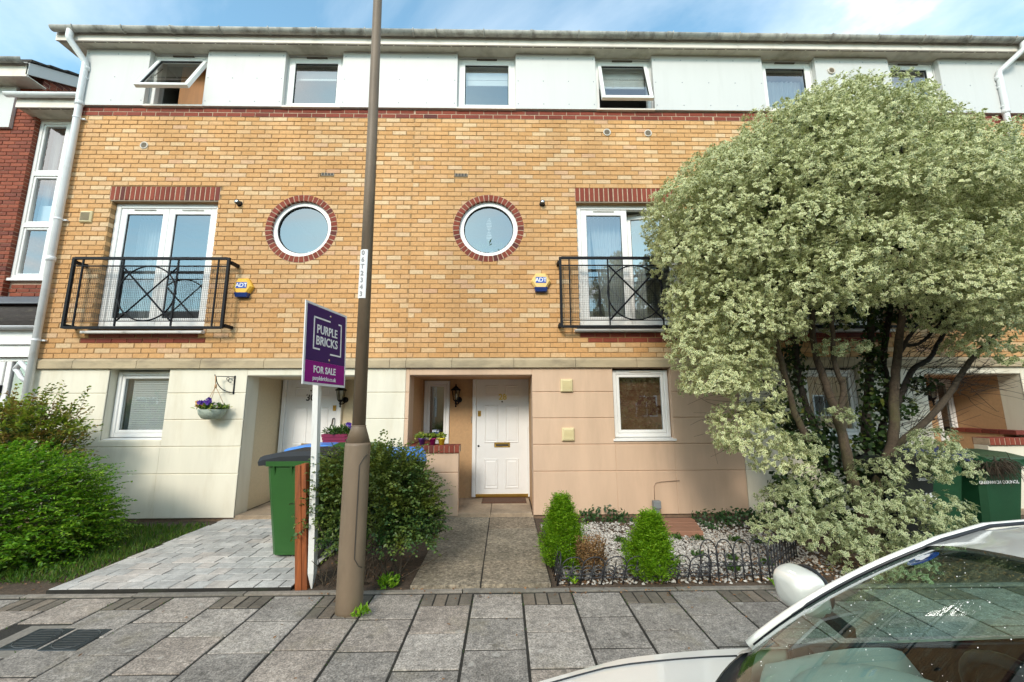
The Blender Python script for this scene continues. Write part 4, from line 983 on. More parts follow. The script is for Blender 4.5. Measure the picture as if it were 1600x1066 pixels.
# main eave and verge of the bay
half_gutter(hr, -11.6, BX+.07, 6.74, 7.90, .065, 'gutter_pvc')
q = MB(); q.box(-11.6, BX+.07, 6.82, 6.85, 7.62, 7.88); q.build('fascia', 'fascia_white', hr)
q = MB(); q.box(-11.6, BX+.07, 6.85, YB, 7.63, 7.65); q.build('soffit', 'soffit', hr)
q = MB(); a = .54
q.hexa([(BX+.045,6.82,7.66),(BX+.085,6.82,7.66),(BX+.085,YB+2.3,7.66+a*2.6),(BX+.045,YB+2.3,7.66+a*2.6),(BX+.045,6.82,7.90),(BX+.085,6.82,7.90),(BX+.085,YB+2.3,7.90+a*2.6),(BX+.045,YB+2.3,7.90+a*2.6)]); q.build('bargeboard', 'white_panel', hr)
q = MB(); y = 6.80; z = 7.91
while y < YB+2.3:
    q.hexa([(-11.6,y,z),(BX+.13,y,z),(BX+.13,y+.34,z+.34*a),(-11.6,y+.34,z+.34*a),(-11.6,y,z+.045),(BX+.13,y,z+.045),(BX+.13,y+.34,z+.34*a+.015),(-11.6,y+.34,z+.34*a+.015)]); y += .29; z += .29*a
q.build('roof', 'roof_tile', hr)
q = MB(); q.box(-11.6, -9.32, YB-.07, YB-.012, 6.77, 7.63); q.build('cladding_panel', 'white_panel', hr)
# porch with a tiled lean-to roof
pr = empty('tiled_porch', (0, 0, 0)); pr.parent = hr; pr.location = Vector((-8.2, 6.6, 2.2)) - wloc(hr)
n = 15
for k in range(n):
    y0 = 6.30+(YB-6.30)*k/n; z0 = 2.80+(3.34-2.80)*k/n; q = MB(); q.box(-11.6, -7.0, y0, y0+.12, z0, z0+.014)
    q.build('tile_course', 'roof_tile', pr)
q = MB(); q.hexa([(-11.6,6.3,2.78),(-7.0,6.3,2.78),(-7.0,YS,3.4),(-11.6,YS,3.4),(-11.6,6.3,2.79),(-7.0,6.3,2.79),(-7.0,YS,3.41),(-11.6,YS,3.41)]); q.build('roof_deck', 'roof_tile', pr)
q = MB(); q.hexa([(-11.6,YB-.16,3.34),(-7.0,YB-.16,3.34),(-7.0,YB-.02,3.345),(-11.6,YB-.02,3.345),(-11.6,YB-.15,3.37),(-7.0,YB-.15,3.37),(-7.0,YB-.012,3.50),(-11.6,YB-.012,3.50)]); q.build('flashing', 'lead', pr)
half_gutter(pr, -11.6, -7.06, 6.24, 2.79, .056, 'pipe_pvc')
q = MB(); q.box(-11.6, -7.0, 6.32, 6.35, 2.52, 2.78); q.box(-11.6, -7.0, 6.36, 6.40, 2.33, 2.515); q.build('fascia', 'upvc', pr)
q = MB(); q.box(-11.6, -7.0, 6.42, 6.50, -.1, .0)
q.build('threshold', 'stone', pr)
q = MB(); frame(q, -11.6, -6.98, .0, 2.325, 6.42, 6.49, .06); q.cbox(-7.72, -7.64, 6.419, 6.49, .06, 2.265, .006); q.cbox(-9.4, -9.32, 6.419, 6.49, .06, 2.265, .006); q.build('frame', 'upvc', pr)
q = MB(); frame(q, -9.31, -7.73, .07, 2.26, 6.405, 6.46, .16); q.cbox(-9.15, -7.89, 6.406, 6.46, .9, 1.05, .006); q.build('door_leaf', 'upvc', pr)
glass_pane(pr, -9.2, -7.84, 1.0, 2.15, 6.44); glass_pane(pr, -7.64, -7.02, .06, 2.27, 6.45)
q = MB(); q.box(-7.64, -7.02, 6.425, 6.48, .9, .96); q.build('transom', 'upvc', pr)
room(pr, -9.2, -7.3, .1, 2.1, 6.5, .9)
q = MB(); q.box(-7.745, -7.715, 6.39, 6.42, 1.75, 1.9); q.build('hinge', 'black_metal', pr)

# ------------------------------------------------------------------ fittings on the walls
def downpipe(x, ytop, pts, label, brk, rb=.034):
    t = empty('downpipe', (x, D-.06, 0), label, 'drainpipe', 'white plastic downpipes')
    q = MB(); q.tube(pts, rb, 14); q.build('pipe', 'pipe_pvc', t)
    q = MB()
    for z in brk[0]: q.lathe([(rb, 0), (rb+.010, .004), (rb+.010, .07), (rb, .075)], 16, (x, D-.075, z))
    q.build('socket', 'pipe_pvc', t)
    for z in brk[1]:
        q = MB(); q.lathe([(rb+.004, 0), (rb+.006, .004), (rb+.006, .028), (rb+.004, .03)], 16, (x, D-.075, z)); q.box(x-.02, x+.095, D-.05, D-.02, z+.004, z+.026); q.build('pipe_clip', 'pipe_pvc', t)
    return t
GY, GZ = D-.292, Z_SOF+.10
xL = -6.735
dp = downpipe(xL, 0, [(xL-.10, GY, GZ), (xL-.10, GY, GZ-.12), (xL-.09, GY+.01, GZ-.16), (xL-.01, D-.10, GZ-.37), (xL, D-.09, GZ-.42), (xL, D-.09, 6.42), (xL, D-.085, 6.36), (xL, D-.075, 6.30), (xL, D-.075, .05)], 'white drainpipe on the left corner of the cream house, beside the red brick house', ((6.9, 6.28, 3.7), (6.75, 6.05, 4.35, 2.50, 1.2)), .045)
q = MB(); q.tube([(xL-.28, D-.02, 2.10), (xL-.16, D-.07, 2.19), (xL-.06, D-.075, 2.10), (xL, D-.075, 2.02)], .034, 10); q.tube([(xL-.28, D-.02, 2.10), (xL-.20, D-.05, 2.06), (xL-.12, D-.07, 1.98), (xL, D-.075, 1.90)], .03, 10); q.build('branch', 'pipe_pvc', dp)
xR = 8.27
downpipe(xR, 0, [(xR+.24, GY, GZ), (xR+.24, GY, GZ-.12), (xR+.20, GY+.02, GZ-.17), (xR+.02, D-.10, GZ-.37), (xR, D-.09, GZ-.42), (xR, D-.09, 6.42), (xR, D-.085, 6.36), (xR, D-.075, 6.30), (xR, D-.075, .05)], 'white drainpipe at the right edge running down behind the variegated tree', ((6.9, 6.28, 3.7), (6.75, 6.4, 5.95, 4.35)), .042)
def round_vent(x, z, r, y, label):
    t = empty('round_vent', (x, y, z), label, 'vent', 'small round wall vents')
    q = MB(); q.lathe([(r*.72, -.012), (r*.78, -.022), (r, -.018), (r, .0)], 22, (0, 0, 0), 'y'); q.lathe([(r*.72, -.012), (r*.70, -.004)], 22, (0, 0, 0), 'y'); q.build('rim', 'vent_white', t, True)
    q = MB(); q.disc((0, 0), r*.72, -.0125, 20); q.build('grille_back', 'vent_dark', t, True)
    q = MB()
    for k in range(-2, 3): h = math.sqrt(max(0, (r*.7)**2-(k*r*.27)**2)); q.box(-h, h, -.019, -.013, k*r*.27-r*.06, k*r*.27+r*.05)
    q.build('grille_slat', 'vent_grey', t, True); return t
round_vent(-5.69, 5.64, .062, D, 'round vent high on the yellow brick wall, left, above the left French doors')
round_vent(1.663, 5.93, .062, D, 'round wall vent under the ajar top window, left one of a pair')
round_vent(2.332, 5.92, .062, D, 'round wall vent beside the tree, right one of a pair')
round_vent(5.46, 7.06, .062, D-.056, 'round vent in the white cladding panel above the treetop')
def square_vent(x, z, s, mat, inner, label):
    t = empty('square_vent', (x, D-.008, z), label, 'vent', 'square louvred vent covers')
    q = MB(); q.cbox(-s, s, -.035, .02, -s*1.05, s*1.05, .014); q.build('cover', mat, t, True)
    q = MB()
    for k in range(8):
        zz = -s*.72+k*s*.19; q.hexa([(-s*.76,-.036,zz),(s*.76,-.036,zz),(s*.76,-.034,zz),(-s*.76,-.034,zz),(-s*.76,-.044,zz+.002),(s*.76,-.044,zz+.002),(s*.76,-.035,zz+s*.14),(-s*.76,-.035,zz+s*.14)])
    q.build('louvre', inner, t, True); return t
square_vent(-6.385, 4.43, .088, 'vent_cream', 'vent_grey', 'cream square vent with brown grille on yellow bricks beside the left drainpipe')
square_vent(.901, 1.845, .088, 'vent_cream', 'vent_cream', 'cream louvred vent on the pink wall, upper of two')
square_vent(.906, 1.148, .088, 'vent_cream', 'vent_cream', 'cream louvred vent on the pink wall, lower of two')
def air_brick(x, z, label):
    t = empty('air_brick', (x, D-.006, z), label, 'air brick', 'air bricks in the yellow wall')
    q = MB(); q.cbox(-.103, .103, 0, .06, -.031, .031, .003); q.build('body', 'vent_grey', t, True)
    q = MB()
    for k in range(4): q.box(-.092+.048*k, -.054+.048*k, -.002, .004, -.022, .022)
    q.build('slot', 'vent_dark', t, True)
air_brick(-2.787, 5.173, 'dark four slot air brick above the left round window'); air_brick(-.688, 5.173, 'dark four slot air brick above the right round window')
def flue(x, z, label):
    t = empty('wall_spotlight', (x, D, z), label, 'spotlight', 'small black wall spotlights')
    q = MB(); q.lathe([(.045, -.012), (.045, 0)], 18, (0, 0, 0), 'y'); q.build('base', 'black_metal', t, True)
    q = MB(); q.lathe([(.030, -.015), (.034, -.05), (.036, -.085), (.028, -.09)], 18, (.0, 0, 0), 'y'); q.build('head', 'vent_dark', t, True)
    q = MB(); q.lathe([(.026, -.093), (.022, -.098)], 14, (0, 0, 0), 'y'); q.build('lens', 'chrome', t, True)
flue(-4.10, 4.66, 'small dark wall spotlight just right of the left French doors'); flue(.59, 4.68, 'small dark wall spotlight just left of the right French doors')
def alarm(x, z, mat, label):
    t = empty('alarm_box', (x, D-.008, z), label, 'alarm box', 'hexagonal burglar alarm boxes')
    q = MB(); R = .152; pts = [(R*math.cos(PI/3*k), R*.95*math.sin(PI/3*k)) for k in range(6)]
    vs = [(a, 0, c) for a, c in pts] + [(a, -.05, c) for a, c in pts] + [(a*.80, -.078, c*.80) for a, c in pts]
    q.add(vs, [(k, (k+1) % 6, 6+(k+1) % 6, 6+k) for k in range(6)] + [(6+k, 6+(k+1) % 6, 12+(k+1) % 6, 12+k) for k in range(6)] + [tuple(range(12, 18))]); q.build('cover', mat, t, True)
    q = MB(); q.hexa([(-.085,-.07,-.158),(.085,-.07,-.158),(.085,0,-.158),(-.085,0,-.158),(-.098,-.084,-.095),(.098,-.084,-.095),(.098,0,-.095),(-.098,0,-.095)]); q.build('strobe', 'alarm_blue', t, True)
    q = MB(); q.box(-.078, .078, -.0815, -.0782, -.03, .062); q.build('logo_plate', 'logo_blue', t, True)
    tx = text('logo', 'ADT', .088, 'white_print', None, (0, -.0825, .014), bold=.012, space=.95); tx.parent = t
alarm(-3.893, 3.318, 'alarm_yellow', 'yellow hexagonal alarm box by the left balcony, blue strobe below'); alarm(.545, 3.405, 'alarm_pale', 'pale yellow hexagonal alarm box left of the right balcony')
def lantern(x, z, y, label):
    t = empty('wall_lantern', (x, y, z), label, 'wall lantern', 'black coach lanterns beside the front doors')
    n = 6
    q = MB(); q.lathe([(.045, -.02), (.05, 0)], 16, (.045, 0, -.09), 'y'); q.build('wall_plate', 'black_metal', t, True)
    q = MB(); q.tube([(.045, -.01, -.09), (.04, -.05, -.15), (.01, -.09, -.165), (0, -.095, -.12)], .011, 8); q.lathe([(.004, -.215), (.016, -.20), (.008, -.18), (.02, -.15), (.012, -.13), (.045, -.10), (.05, -.09)], n, (0, -.095, 0), 'z', False); q.build('arm', 'black_metal', t, True)
    q = MB(); q.lathe([(.045, -.09), (.068, .065)], n, (0, -.095, 0), 'z', False); g = q.build('glass', 'lamp_glass', t, True)
    q = MB()
    for k in range(n):
        a = 2*PI*(k+.5)/n; q.tube([(.046*math.cos(a), -.095+.046*math.sin(a), -.09), (.07*math.cos(a), -.095+.07*math.sin(a), .067)], .005, 4)
    q.build('cage', 'black_metal', t, True)
    q = MB(); q.lathe([(.095, .062), (.092, .075), (.05, .105), (.035, .12), (.012, .14), (.016, .155), (.004, .175)], n, (0, -.095, 0), 'z', False); q.build('roof', 'black_metal', t, True)
    q = MB(); q.lathe([(.012, -.09), (.022, -.04), (.012, .01)], 10, (0, -.095, 0)); q.build('bulb', 'bulb', t, True)
lantern(-2.72, 1.755, REC-.0, 'black wall lantern in the cream porch, between the sale board and lamp post'); lantern(-.815, 1.75, REC, 'black wall lantern left of the white door numbered 28'); lantern(7.27, 1.75, REC, 'black wall lantern in the tan porch behind the tree branches')
# hanging basket on its bracket
t = empty('basket_bracket', (-3.90, D, 1.9), 'black scrolled iron bracket on the cream wall holding the hanging basket', 'bracket')
q = MB(); q.box(-3.908, -3.892, D-.012, D-.0, 1.735, 2.0); q.build('back_bar', 'black_metal', t)
q = MB(); q.tube([(-3.90-.19*math.sin(a), D-.02-.10*math.sin(a), 1.75+.23*(1-math.cos(a))+.01) for a in np.linspace(0, PI/2, 12)] + [(-4.10, D-.125, 1.985), (-4.105, D-.13, 2.01)], .007, 6); q.tube([(-3.90, D-.01, 1.985), (-4.08, D-.115, 1.985)], .006, 6); q.build('arm', 'black_metal', t)
q = MB()
for c, r in (((-3.94, 1.93), .028), ((-3.975, 1.955), .02)): q.tube([(c[0]+r*math.cos(a), D-.04, c[1]+r*math.sin(a)) for a in np.linspace(0, 5.4, 14)], .004, 5)
q.build('scroll', 'black_metal', t)
bx, by, bz = -4.085, D-.13, 1.385
t = empty('hanging_basket', (bx, by, bz), 'grey green bowl of purple and orange pansies hanging on the cream wall', 'hanging basket')
q = MB(); q.lathe([(.07, 0), (.12, .02), (.155, .07), (.17, .135), (.163, .14), (.15, .11)], 28, (bx, by, bz)); q.build('bowl', 'basket_stone', t)
q = MB(); kn = (bx+.01, by, bz+.46); q.tube([(bx-.01, by, bz+.61), kn], .006, 5)
for a in (0.4, 2.5, 4.6): q.tube([kn, (bx+.16*math.cos(a), by+.16*math.sin(a), bz+.135)], .0035, 5)
q.lathe([(.012, -.03), (.017, 0), (.01, .03)], 8, kn); q.build('rope', 'twine', t)
def plant_tuft(parent, c, r, n, L, W, mat, name='leaves', up=.5, flat=.35):
    P = np.array(c) + rnd_dir(n)*(RNG.random((n, 1))**.45)*np.array([r[0], r[1], r[2]])*.62; Dd = unit((P-np.array(c))*np.array([1, 1, .4])*3 + RNG.normal(size=(n, 3))*.4 + np.array([0, 0, up]))
    V, F, uv = leaves(P, Dd, unit(rnd_dir(n)+np.array([0, -.4, 1.])), L*RNG.uniform(.6, 1.3, n), W*RNG.uniform(.7, 1.2, n)); return np_mesh(name, V, F, mat, parent)
def blossoms(parent, pts, r, mat, name='flower'):
    Vs = []
    for p in pts:
        for k in range(5):
            a = 2*PI*k/5+random.random()*.4; Vs.append((p, (math.cos(a), -.45+random.uniform(-.2, .2), math.sin(a))))
    P = np.array([v[0] for v in Vs]); Dd = np.array([v[1] for v in Vs]); V, F, uv = leaves(P, Dd, np.tile([[0, -1., .25]], (len(P), 1)), np.full(len(P), r), np.full(len(P), r*1.05), .05); return np_mesh(name, V, F, mat, parent)
plant_tuft(t, (bx, by, bz+.16), (.26, .26, .07), 420, .06, .022, 'weed_leaf'); plant_tuft(t, (bx+.02, by-.02, bz+.15), (.36, .3, .05), 90, .06, .022, 'pot_leaf')
blossoms(t, [(bx-.05+random.uniform(-.06, .09), by-.1+random.uniform(-.04, .04), bz+.235+random.uniform(-.03, .04)) for k in range(9)], .038, 'flower_purple'); blossoms(t, [(bx-.11+random.uniform(-.04, .04), by-.1, bz+.22+random.uniform(-.03, .02)) for k in range(4)], .034, 'flower_orange'); blossoms(t, [(bx+.10+random.uniform(-.04, .08), by-.1, bz+.19+random.uniform(-.02, .02)) for k in range(4)], .024, 'flower_pale')
# window box on the low wall of house 30
t = empty('planter_box', (-2.33, D+.06, 1.035), 'dark red plank planter of purple flowers on the low wall beyond the blue bin lid', 'planter')
for k in range(3):
    q = MB(); q.hexa([(-2.60+.01*(2-k),D-.01+.004*(2-k),1.035+.045*k),(-2.08,D-.01+.004*(2-k),1.035+.045*k),(-2.08,D+.16,1.035+.045*k),(-2.60+.01*(2-k),D+.16,1.035+.045*k),(-2.605+.01*(2-k),D-.016+.004*(2-k),1.077+.045*k),(-2.075,D-.016+.004*(2-k),1.077+.045*k),(-2.075,D+.165,1.077+.045*k),(-2.605+.01*(2-k),D+.165,1.077+.045*k)]); q.build('plank', 'planter_red', t)
plant_tuft(t, (-2.32, D+.06, 1.19), (.45, .16, .10), 520, .07, .02, 'weed_leaf'); blossoms(t, [(-2.20+random.uniform(-.05, .05), D-.0, 1.29+random.uniform(-.03, .03)) for k in range(4)], .036, 'flower_purple'); plant_tuft(t, (-2.16, D+.02, 1.15), (.16, .1, .14), 120, .05, .02, 'pot_leaf')
# three flower pots on the brick ledge
for x, mt, lb in ((-1.195, 'pot_purple', 'purple flower pot, left of three on the brick ledge'), (-1.045, 'pot_magenta', 'magenta flower pot, middle of three on the brick ledge'), (-.912, 'pot_yellow', 'yellow flower pot, right of three on the brick ledge')):
    t = empty('flower_pot', (x, D+.07, 1.007), lb, 'flower pot', 'flower pots on the brick ledge')
    q = MB(); q.lathe([(.036, 0), (.050, .075), (.056, .076), (.057, .095), (.05, .095), (.046, .08)], 22, (x, D+.07, 1.007)); q.build('pot', mt, t)
    plant_tuft(t, (x-.02, D+.06, 1.125), (.13, .10, .05), 110 if mt != 'pot_yellow' else 70, .045, .03, 'pot_leaf')
t = MB(); t.slab(-.36, .33, REC-.40, REC-.07, .081, .098, .006); tag(t.build('doormat', 'doormat', None), 'dark brown coir doormat in front of the white door numbered 28', 'doormat')

# ------------------------------------------------------------------ street furniture
t = empty('lamp_post', (-1.205, 3.45, 0), 'brown painted steel lamp post with a white number strip', 'lamp post')
LX, LY = -1.205, 3.45
q = MB(); q.lathe([(.103, -.05), (.1005, .02), (.0995, 1.24), (.096, 1.262)], 32, (LX, LY, 0)); q.build('base', 'post_paint', t)
q = MB(); q.lathe([(.0955, 1.262), (.058, 1.385), (.055, 1.40)], 32, (LX, LY, 0)); q.lathe([(.0565, 1.388), (.0585, 1.394), (.0565, 1.40)], 32, (LX, LY, 0)); q.build('shoulder', 'post_paint', t)
q = MB(); q.tube([(LX, LY, 1.40), (LX-.022, LY, 4.0), (LX-.043, LY, 5.55), (LX-.07, LY, 7.6)], [.0535, .046, .041, .036], 28); q.build('shaft', 'post_paint', t)
q = MB()
aa = [math.radians(d) for d in (-82, -60, -40, -22)]
dr = [(LX+.1025*math.cos(a), LY+.1025*math.sin(a)) for a in aa]
pts = [(*dr[3], 1.17), (*dr[2], 1.15), (*dr[1], 1.09), (*dr[1], 1.0), (*dr[1], .40), (*dr[2], .34), (*dr[3], .32)]
q.tube(pts, .0035, 5); q.build('door_seam', 'vent_dark', t)
q = MB(); zs = (2.468, 2.905); pl = []
for z in zs:
    for a in np.linspace(math.radians(-150), math.radians(-62), 9): r = .0545-.0003*0; pl.append((LX-.012+r*math.cos(a), LY+r*math.sin(a), z))
q.add(pl, [(k, k+1, 10+k, 9+k) for k in range(8)], True); q.build('number_strip', 'sign_white', t)
for k, ch in enumerate('06T2343'):
    text('number_character', ch, .058, 'grey_print', t, (LX-.025, LY-.0555, 2.872-.0615*k), (PI/2, 0, math.radians(-12)), bold=.015)

# estate agent's board, seen nearly edge on
t = empty('sale_board', (-1.67, 3.84, 0), "purple and magenta estate agent's FOR SALE board on a white post", 'sale board')
q = MB(); a0, a1 = Vector((-1.672, 3.845, 0)), Vector((-1.775, 3.845, 2.30)); u = .025; v = .035
q.hexa([(a0.x-u*.2,a0.y-v*.2,-.0),(a0.x+u*.2,a0.y-v*.2,-.0),(a0.x+u*.2,a0.y+v*.2,0),(a0.x-u*.2,a0.y+v*.2,0),(a0.x-u-.004,a0.y-v,.13),(a0.x+u-.004,a0.y-v,.13),(a0.x+u-.004,a0.y+v,.13),(a0.x-u-.004,a0.y+v,.13)])
q.hexa([(a0.x-u-.004,a0.y-v,.13),(a0.x+u-.004,a0.y-v,.13),(a0.x+u-.004,a0.y+v,.13),(a0.x-u-.004,a0.y+v,.13),(a1.x-u,a1.y-v,2.3),(a1.x+u,a1.y-v,2.3),(a1.x+u,a1.y+v,2.3),(a1.x-u,a1.y+v,2.3)]); q.build('post', 'white_wood', t)
bo = Vector((-1.762, 3.53, 1.745)); ux = Vector((.118, .64, -.008)); un = ux.length; ux.normalize(); uz = Vector((-.045, 0, 1)); uz = (uz - ux*uz.dot(ux)).normalized(); nrm = ux.cross(uz)      # towards the street and right
BW, BH = .645, .745
Rm = Matrix((ux, uz, nrm)).transposed(); rote = Rm.to_euler()
def onb(a, b, c=0.0): return bo + ux*a + uz*b + nrm*c
def bq(name, mat, a, b, c, e, th, off):
    q = MB(); q.hexa([onb(a,c,off-th), onb(b,c,off-th), onb(b,c,off), onb(a,c,off), onb(a,e,off-th), onb(b,e,off-th), onb(b,e,off), onb(a,e,off)]); return q.build(name, mat, t)
bq('board', 'sign_white', 0, BW, 0, BH, .010, .032)
bq('purple_panel', 'sign_purple', .022, BW-.022, .215, BH-.022, .0015, .0342); bq('magenta_panel', 'sign_magenta', .022, BW-.022, .022, .214, .0015, .0342)
for s, z, sz, sx, b in (('PURPLE', .512, .115, .84, .016), ('BRICKS', .405, .115, .91, .016)): text('lettering', s, sz, 'white_print', t, onb(BW*.5, z, .0358), rote, bold=b, sx=sx)
text('lettering', 'FOR SALE', .088, 'white_print', t, onb(BW*.47, .138, .0358), rote, bold=.022, sx=.9); text('lettering', 'purplebricks.co.uk', .055, 'white_print', t, onb(BW*.47, .062, .0358), rote, bold=.010, sx=.86)
for a, b, c, e in ((.115, .365, .612, .627), (.115, .13, .322, .627), (.115, .215, .322, .337), (.50, .555, .612, .627), (.54, .555, .295, .627), (.375, .555, .295, .310)): bq('bracket_mark', 'white_print', a, b, c, e, .0015, .0358)
q = MB()
for b in (.672, .245): q.lathe([(.011, 0), (.009, .004)], 10, (0, 0, 0), 'z', False); q.v[-20:] = [tuple(onb(.36+x, b+y, .036+z)) for x, y, z in q.v[-20:]]
q.build('screw', 'chrome', t)
t = empty('wooden_post', (-1.75, 3.83, 0), 'reddish brown stained timber gate post beside the green bin', 'wooden post')
q = MB(); q.hexa([(-1.80,3.81,0),(-1.745,3.81,0),(-1.745,3.89,0),(-1.80,3.89,0),(-1.880,3.81,1.03),(-1.832,3.81,1.03),(-1.832,3.89,1.03),(-1.880,3.89,1.03)]); q.build('timber', 'stained_wood', t)
q = MB(); q.hexa([(-1.743,3.815,0),(-1.700,3.815,0),(-1.700,3.89,0),(-1.743,3.89,0),(-1.829,3.815,1.045),(-1.79,3.815,1.045),(-1.79,3.89,1.045),(-1.829,3.89,1.045)]); q.build('timber', 'stained_wood', t)

def wheelie_bin(label, body, lid, loc, rz, h=1.0, tilt=0.0, texts=(), dz=.012):
    """base at local origin, front towards -y, hinge and wheels towards +y"""
    t = empty('wheelie_bin', (0, 0, 0), label, 'wheelie bin', 'council wheelie bins')
    q = MB(); b = [(-.215,-.20),(.215,-.20),(.215,.23),(-.215,.23)]; c = [(-.275,-.29),(.275,-.29),(.275,.30),(-.275,.30)]
    def loop(s, z, pts, r=.045):
        o = []
        for k, (x, y) in enumerate(pts):
            for dx2, dy2 in ((0, 1), (1, 0)) if k in (0, 2) else ((1, 0), (0, 1)):
                sx = 1 if x < 0 else -1; sy = 1 if y < 0 else -1; o.append((x+sx*r*dx2, y+sy*r*dy2, z))
        return o
    zt = h*.90; L = [loop(1, .03, b), loop(1, .06, [(x*1.01, y*1.01) for x, y in b]), loop(1, zt-.06, c), loop(1, zt, c)]; vs = sum(L, []); fs = []
    for i in range(3):
        for k in range(8): fs.append((8*i+k, 8*i+(k+1) % 8, 8*i+8+(k+1) % 8, 8*i+8+k))
    fs += [tuple(range(8))[::-1], tuple(range(24, 32))]; q.add(vs, fs); q.build('body', body, t, True)
    q = MB(); R = [loop(1, z, [(x*f, y*f) for x, y in c]) for z, f in ((zt-.035, 1.01), (zt-.03, 1.10), (zt+.02, 1.11), (zt+.022, 1.02))]; vs = sum(R, []); fs = []
    for i in range(3):
        for k in range(8): fs.append((8*i+k, 8*i+(k+1) % 8, 8*i+8+(k+1) % 8, 8*i+8+k))
    fs.append(tuple(range(24, 32))); q.add(vs, fs); q.build('rim', body, t, True)
    q = MB()
    for sx in (-1, 1):
        for y in (-.2, -.02, .16): q.hexa([(sx*.27-.012*sx,y-.008,zt-.12),(sx*.272,y-.008,zt-.12),(sx*.272,y+.008,zt-.12),(sx*.27-.012*sx,y+.008,zt-.12),(sx*.27,y-.008,zt-.03),(sx*.30,y-.008,zt-.03),(sx*.30,y+.008,zt-.03),(sx*.27,y+.008,zt-.03)])
    q.build('rib', body, t, True)
    q = MB(); hy = .325
    prof = [(-.36, -.005), (-.37, .03), (-.33, .05), (-.15, .085), (.12, .095), (.27, .08), (.33, .045)]
    vs = []; fs = []
    for X in (-.295, -.26, .26, .295):
        edge = 1 if abs(X) > .28 else 0
        for y, z in prof: vs.append((X, y-hy, (z-.045 if edge else z)))
    n = len(prof)
    for i in range(3):
        for k in range(n-1): fs.append((i*n+k, (i+1)*n+k, (i+1)*n+k+1, i*n+k+1))
    fs += [tuple(range(n))[::-1], tuple(range(3*n, 4*n)), tuple([i*n for i in range(4)]), tuple([i*n+n-1 for i in range(4)])[::-1]]
    q.add(vs, fs); lo = q.build('lid', lid, t, True); lo.location = (0, hy, zt+.025); lo.rotation_euler = (-tilt, 0, 0)
    q = MB(); q.box(-.12, .12, -.40-hy+.03, -.36-hy+.03, .0, .025); q.box(-.20, -.05, .33-hy-.01, .36-hy+.03, .0, .05); q.box(.05, .20, .33-hy-.01, .36-hy+.03, .0, .05); q.build('lid_handle', lid, lo, True)
    q = MB(); q.tube([(-.23, .39, zt-.03), (.23, .39, zt-.03)], .015, 8)
    for X in (-.2, 0, .2): q.box(X-.012, X+.012, .30, .40, zt-.05, zt-.012)
    q.build('handle', body, t, True)
    for sx in (-1, 1):
        q = MB(); q.lathe([(.06, -.025), (.10, -.025), (.105, -.01), (.105, .01), (.10, .025), (.06, .025)], 22, (sx*.235, .25, .105), 'x'); w = q.build('wheel', 'rubber', t, True)
        q = MB(); q.lathe([(.055, -.028), (.02, -.034), (.02, .034), (.055, .028)], 14, (sx*.235, .25, .105), 'x'); q.build('hub', 'lid_grey', w, True)
    for s, sz, x, z, m in texts:
        f = (zt-.06-z)/(zt-.09); yy = -.29+.09*f - .006
        tx = text('lettering', s, sz, m, None, (x, yy, z), (PI/2-.107, 0, 0), bold=.012); tx.parent = t
    t.location = (loc[0], loc[1], dz); t.rotation_euler = (0, 0, rz); return t
b = wheelie_bin('bright green wheelie bin with dark grey lid on the drive beside the timber post', 'bin_green', 'lid_grey', (-2.19, 4.70), math.radians(-90), 1.05, dz=.03)
q = MB(); q.box(-.279, -.276, -.085, -.035, .86, .90); s = q.build('sticker', 'sign_white', b, True)
wheelie_bin('green wheelie bin with a blue lid behind the small hedge, by the pots', 'bin_green', 'lid_blue', (-1.27, 5.10), math.radians(14), 1.03, .05, dz=0)
wheelie_bin('blue lidded green bin in front of the door numbered 30', 'bin_green', 'lid_blue', (-2.50, 5.75), math.radians(-84), 1.0, .03, dz=.03)
wheelie_bin('green lidded bin in front of the red planter', 'bin_green', 'bin_green', (-1.95, 5.58), math.radians(8), 1.06, .02, dz=.0)
bc = wheelie_bin('dark green council bin with its lid heaped with dead roots at the right edge', 'bin_dark_green', 'bin_dark_green', (5.56, 4.92), math.radians(4), .99, 0, (('GREENWICH COUNCIL', .047, -.07, .69, 'white_print'),), dz=.0)
wheelie_bin('plain dark green bin between the black bin and the council lettered bin', 'bin_dark_green', 'lid_navy', (5.0, 5.02), math.radians(-9), 1.02, .04, dz=.0)
wheelie_bin('black bin with a large white 26 half hidden by the pale leaves', 'bin_black', 'bin_black', (4.34, 4.72), math.radians(10), .97, 0, (('26', .20, .15, .58, 'white_print'), ('GREENWICH', .04, .12, .76, 'white_print')), dz=.0)
# roots lying on the council bin
n = 240; P = np.array([5.44, 4.60, .93]) + RNG.normal(size=(n, 3))*np.array([.10, .05, .02]); Dd = unit(RNG.normal(size=(n, 3))*np.array([1, .6, .5]) + np.array([0, -.6, -.3]))
tt = np.linspace(0, 1, 5)[None, :, None]; ax = P[:, None] + Dd[:, None]*RNG.uniform(.06, .2, (n, 1, 1))*tt - np.array([0, .0, .10])*tt**2
t = empty('dead_roots', (5.44, 4.6, .93), 'tangle of dead brown roots lying on the dark green council bin', 'dead roots'); twig_mesh('root', ax, .004, 'bark', t)

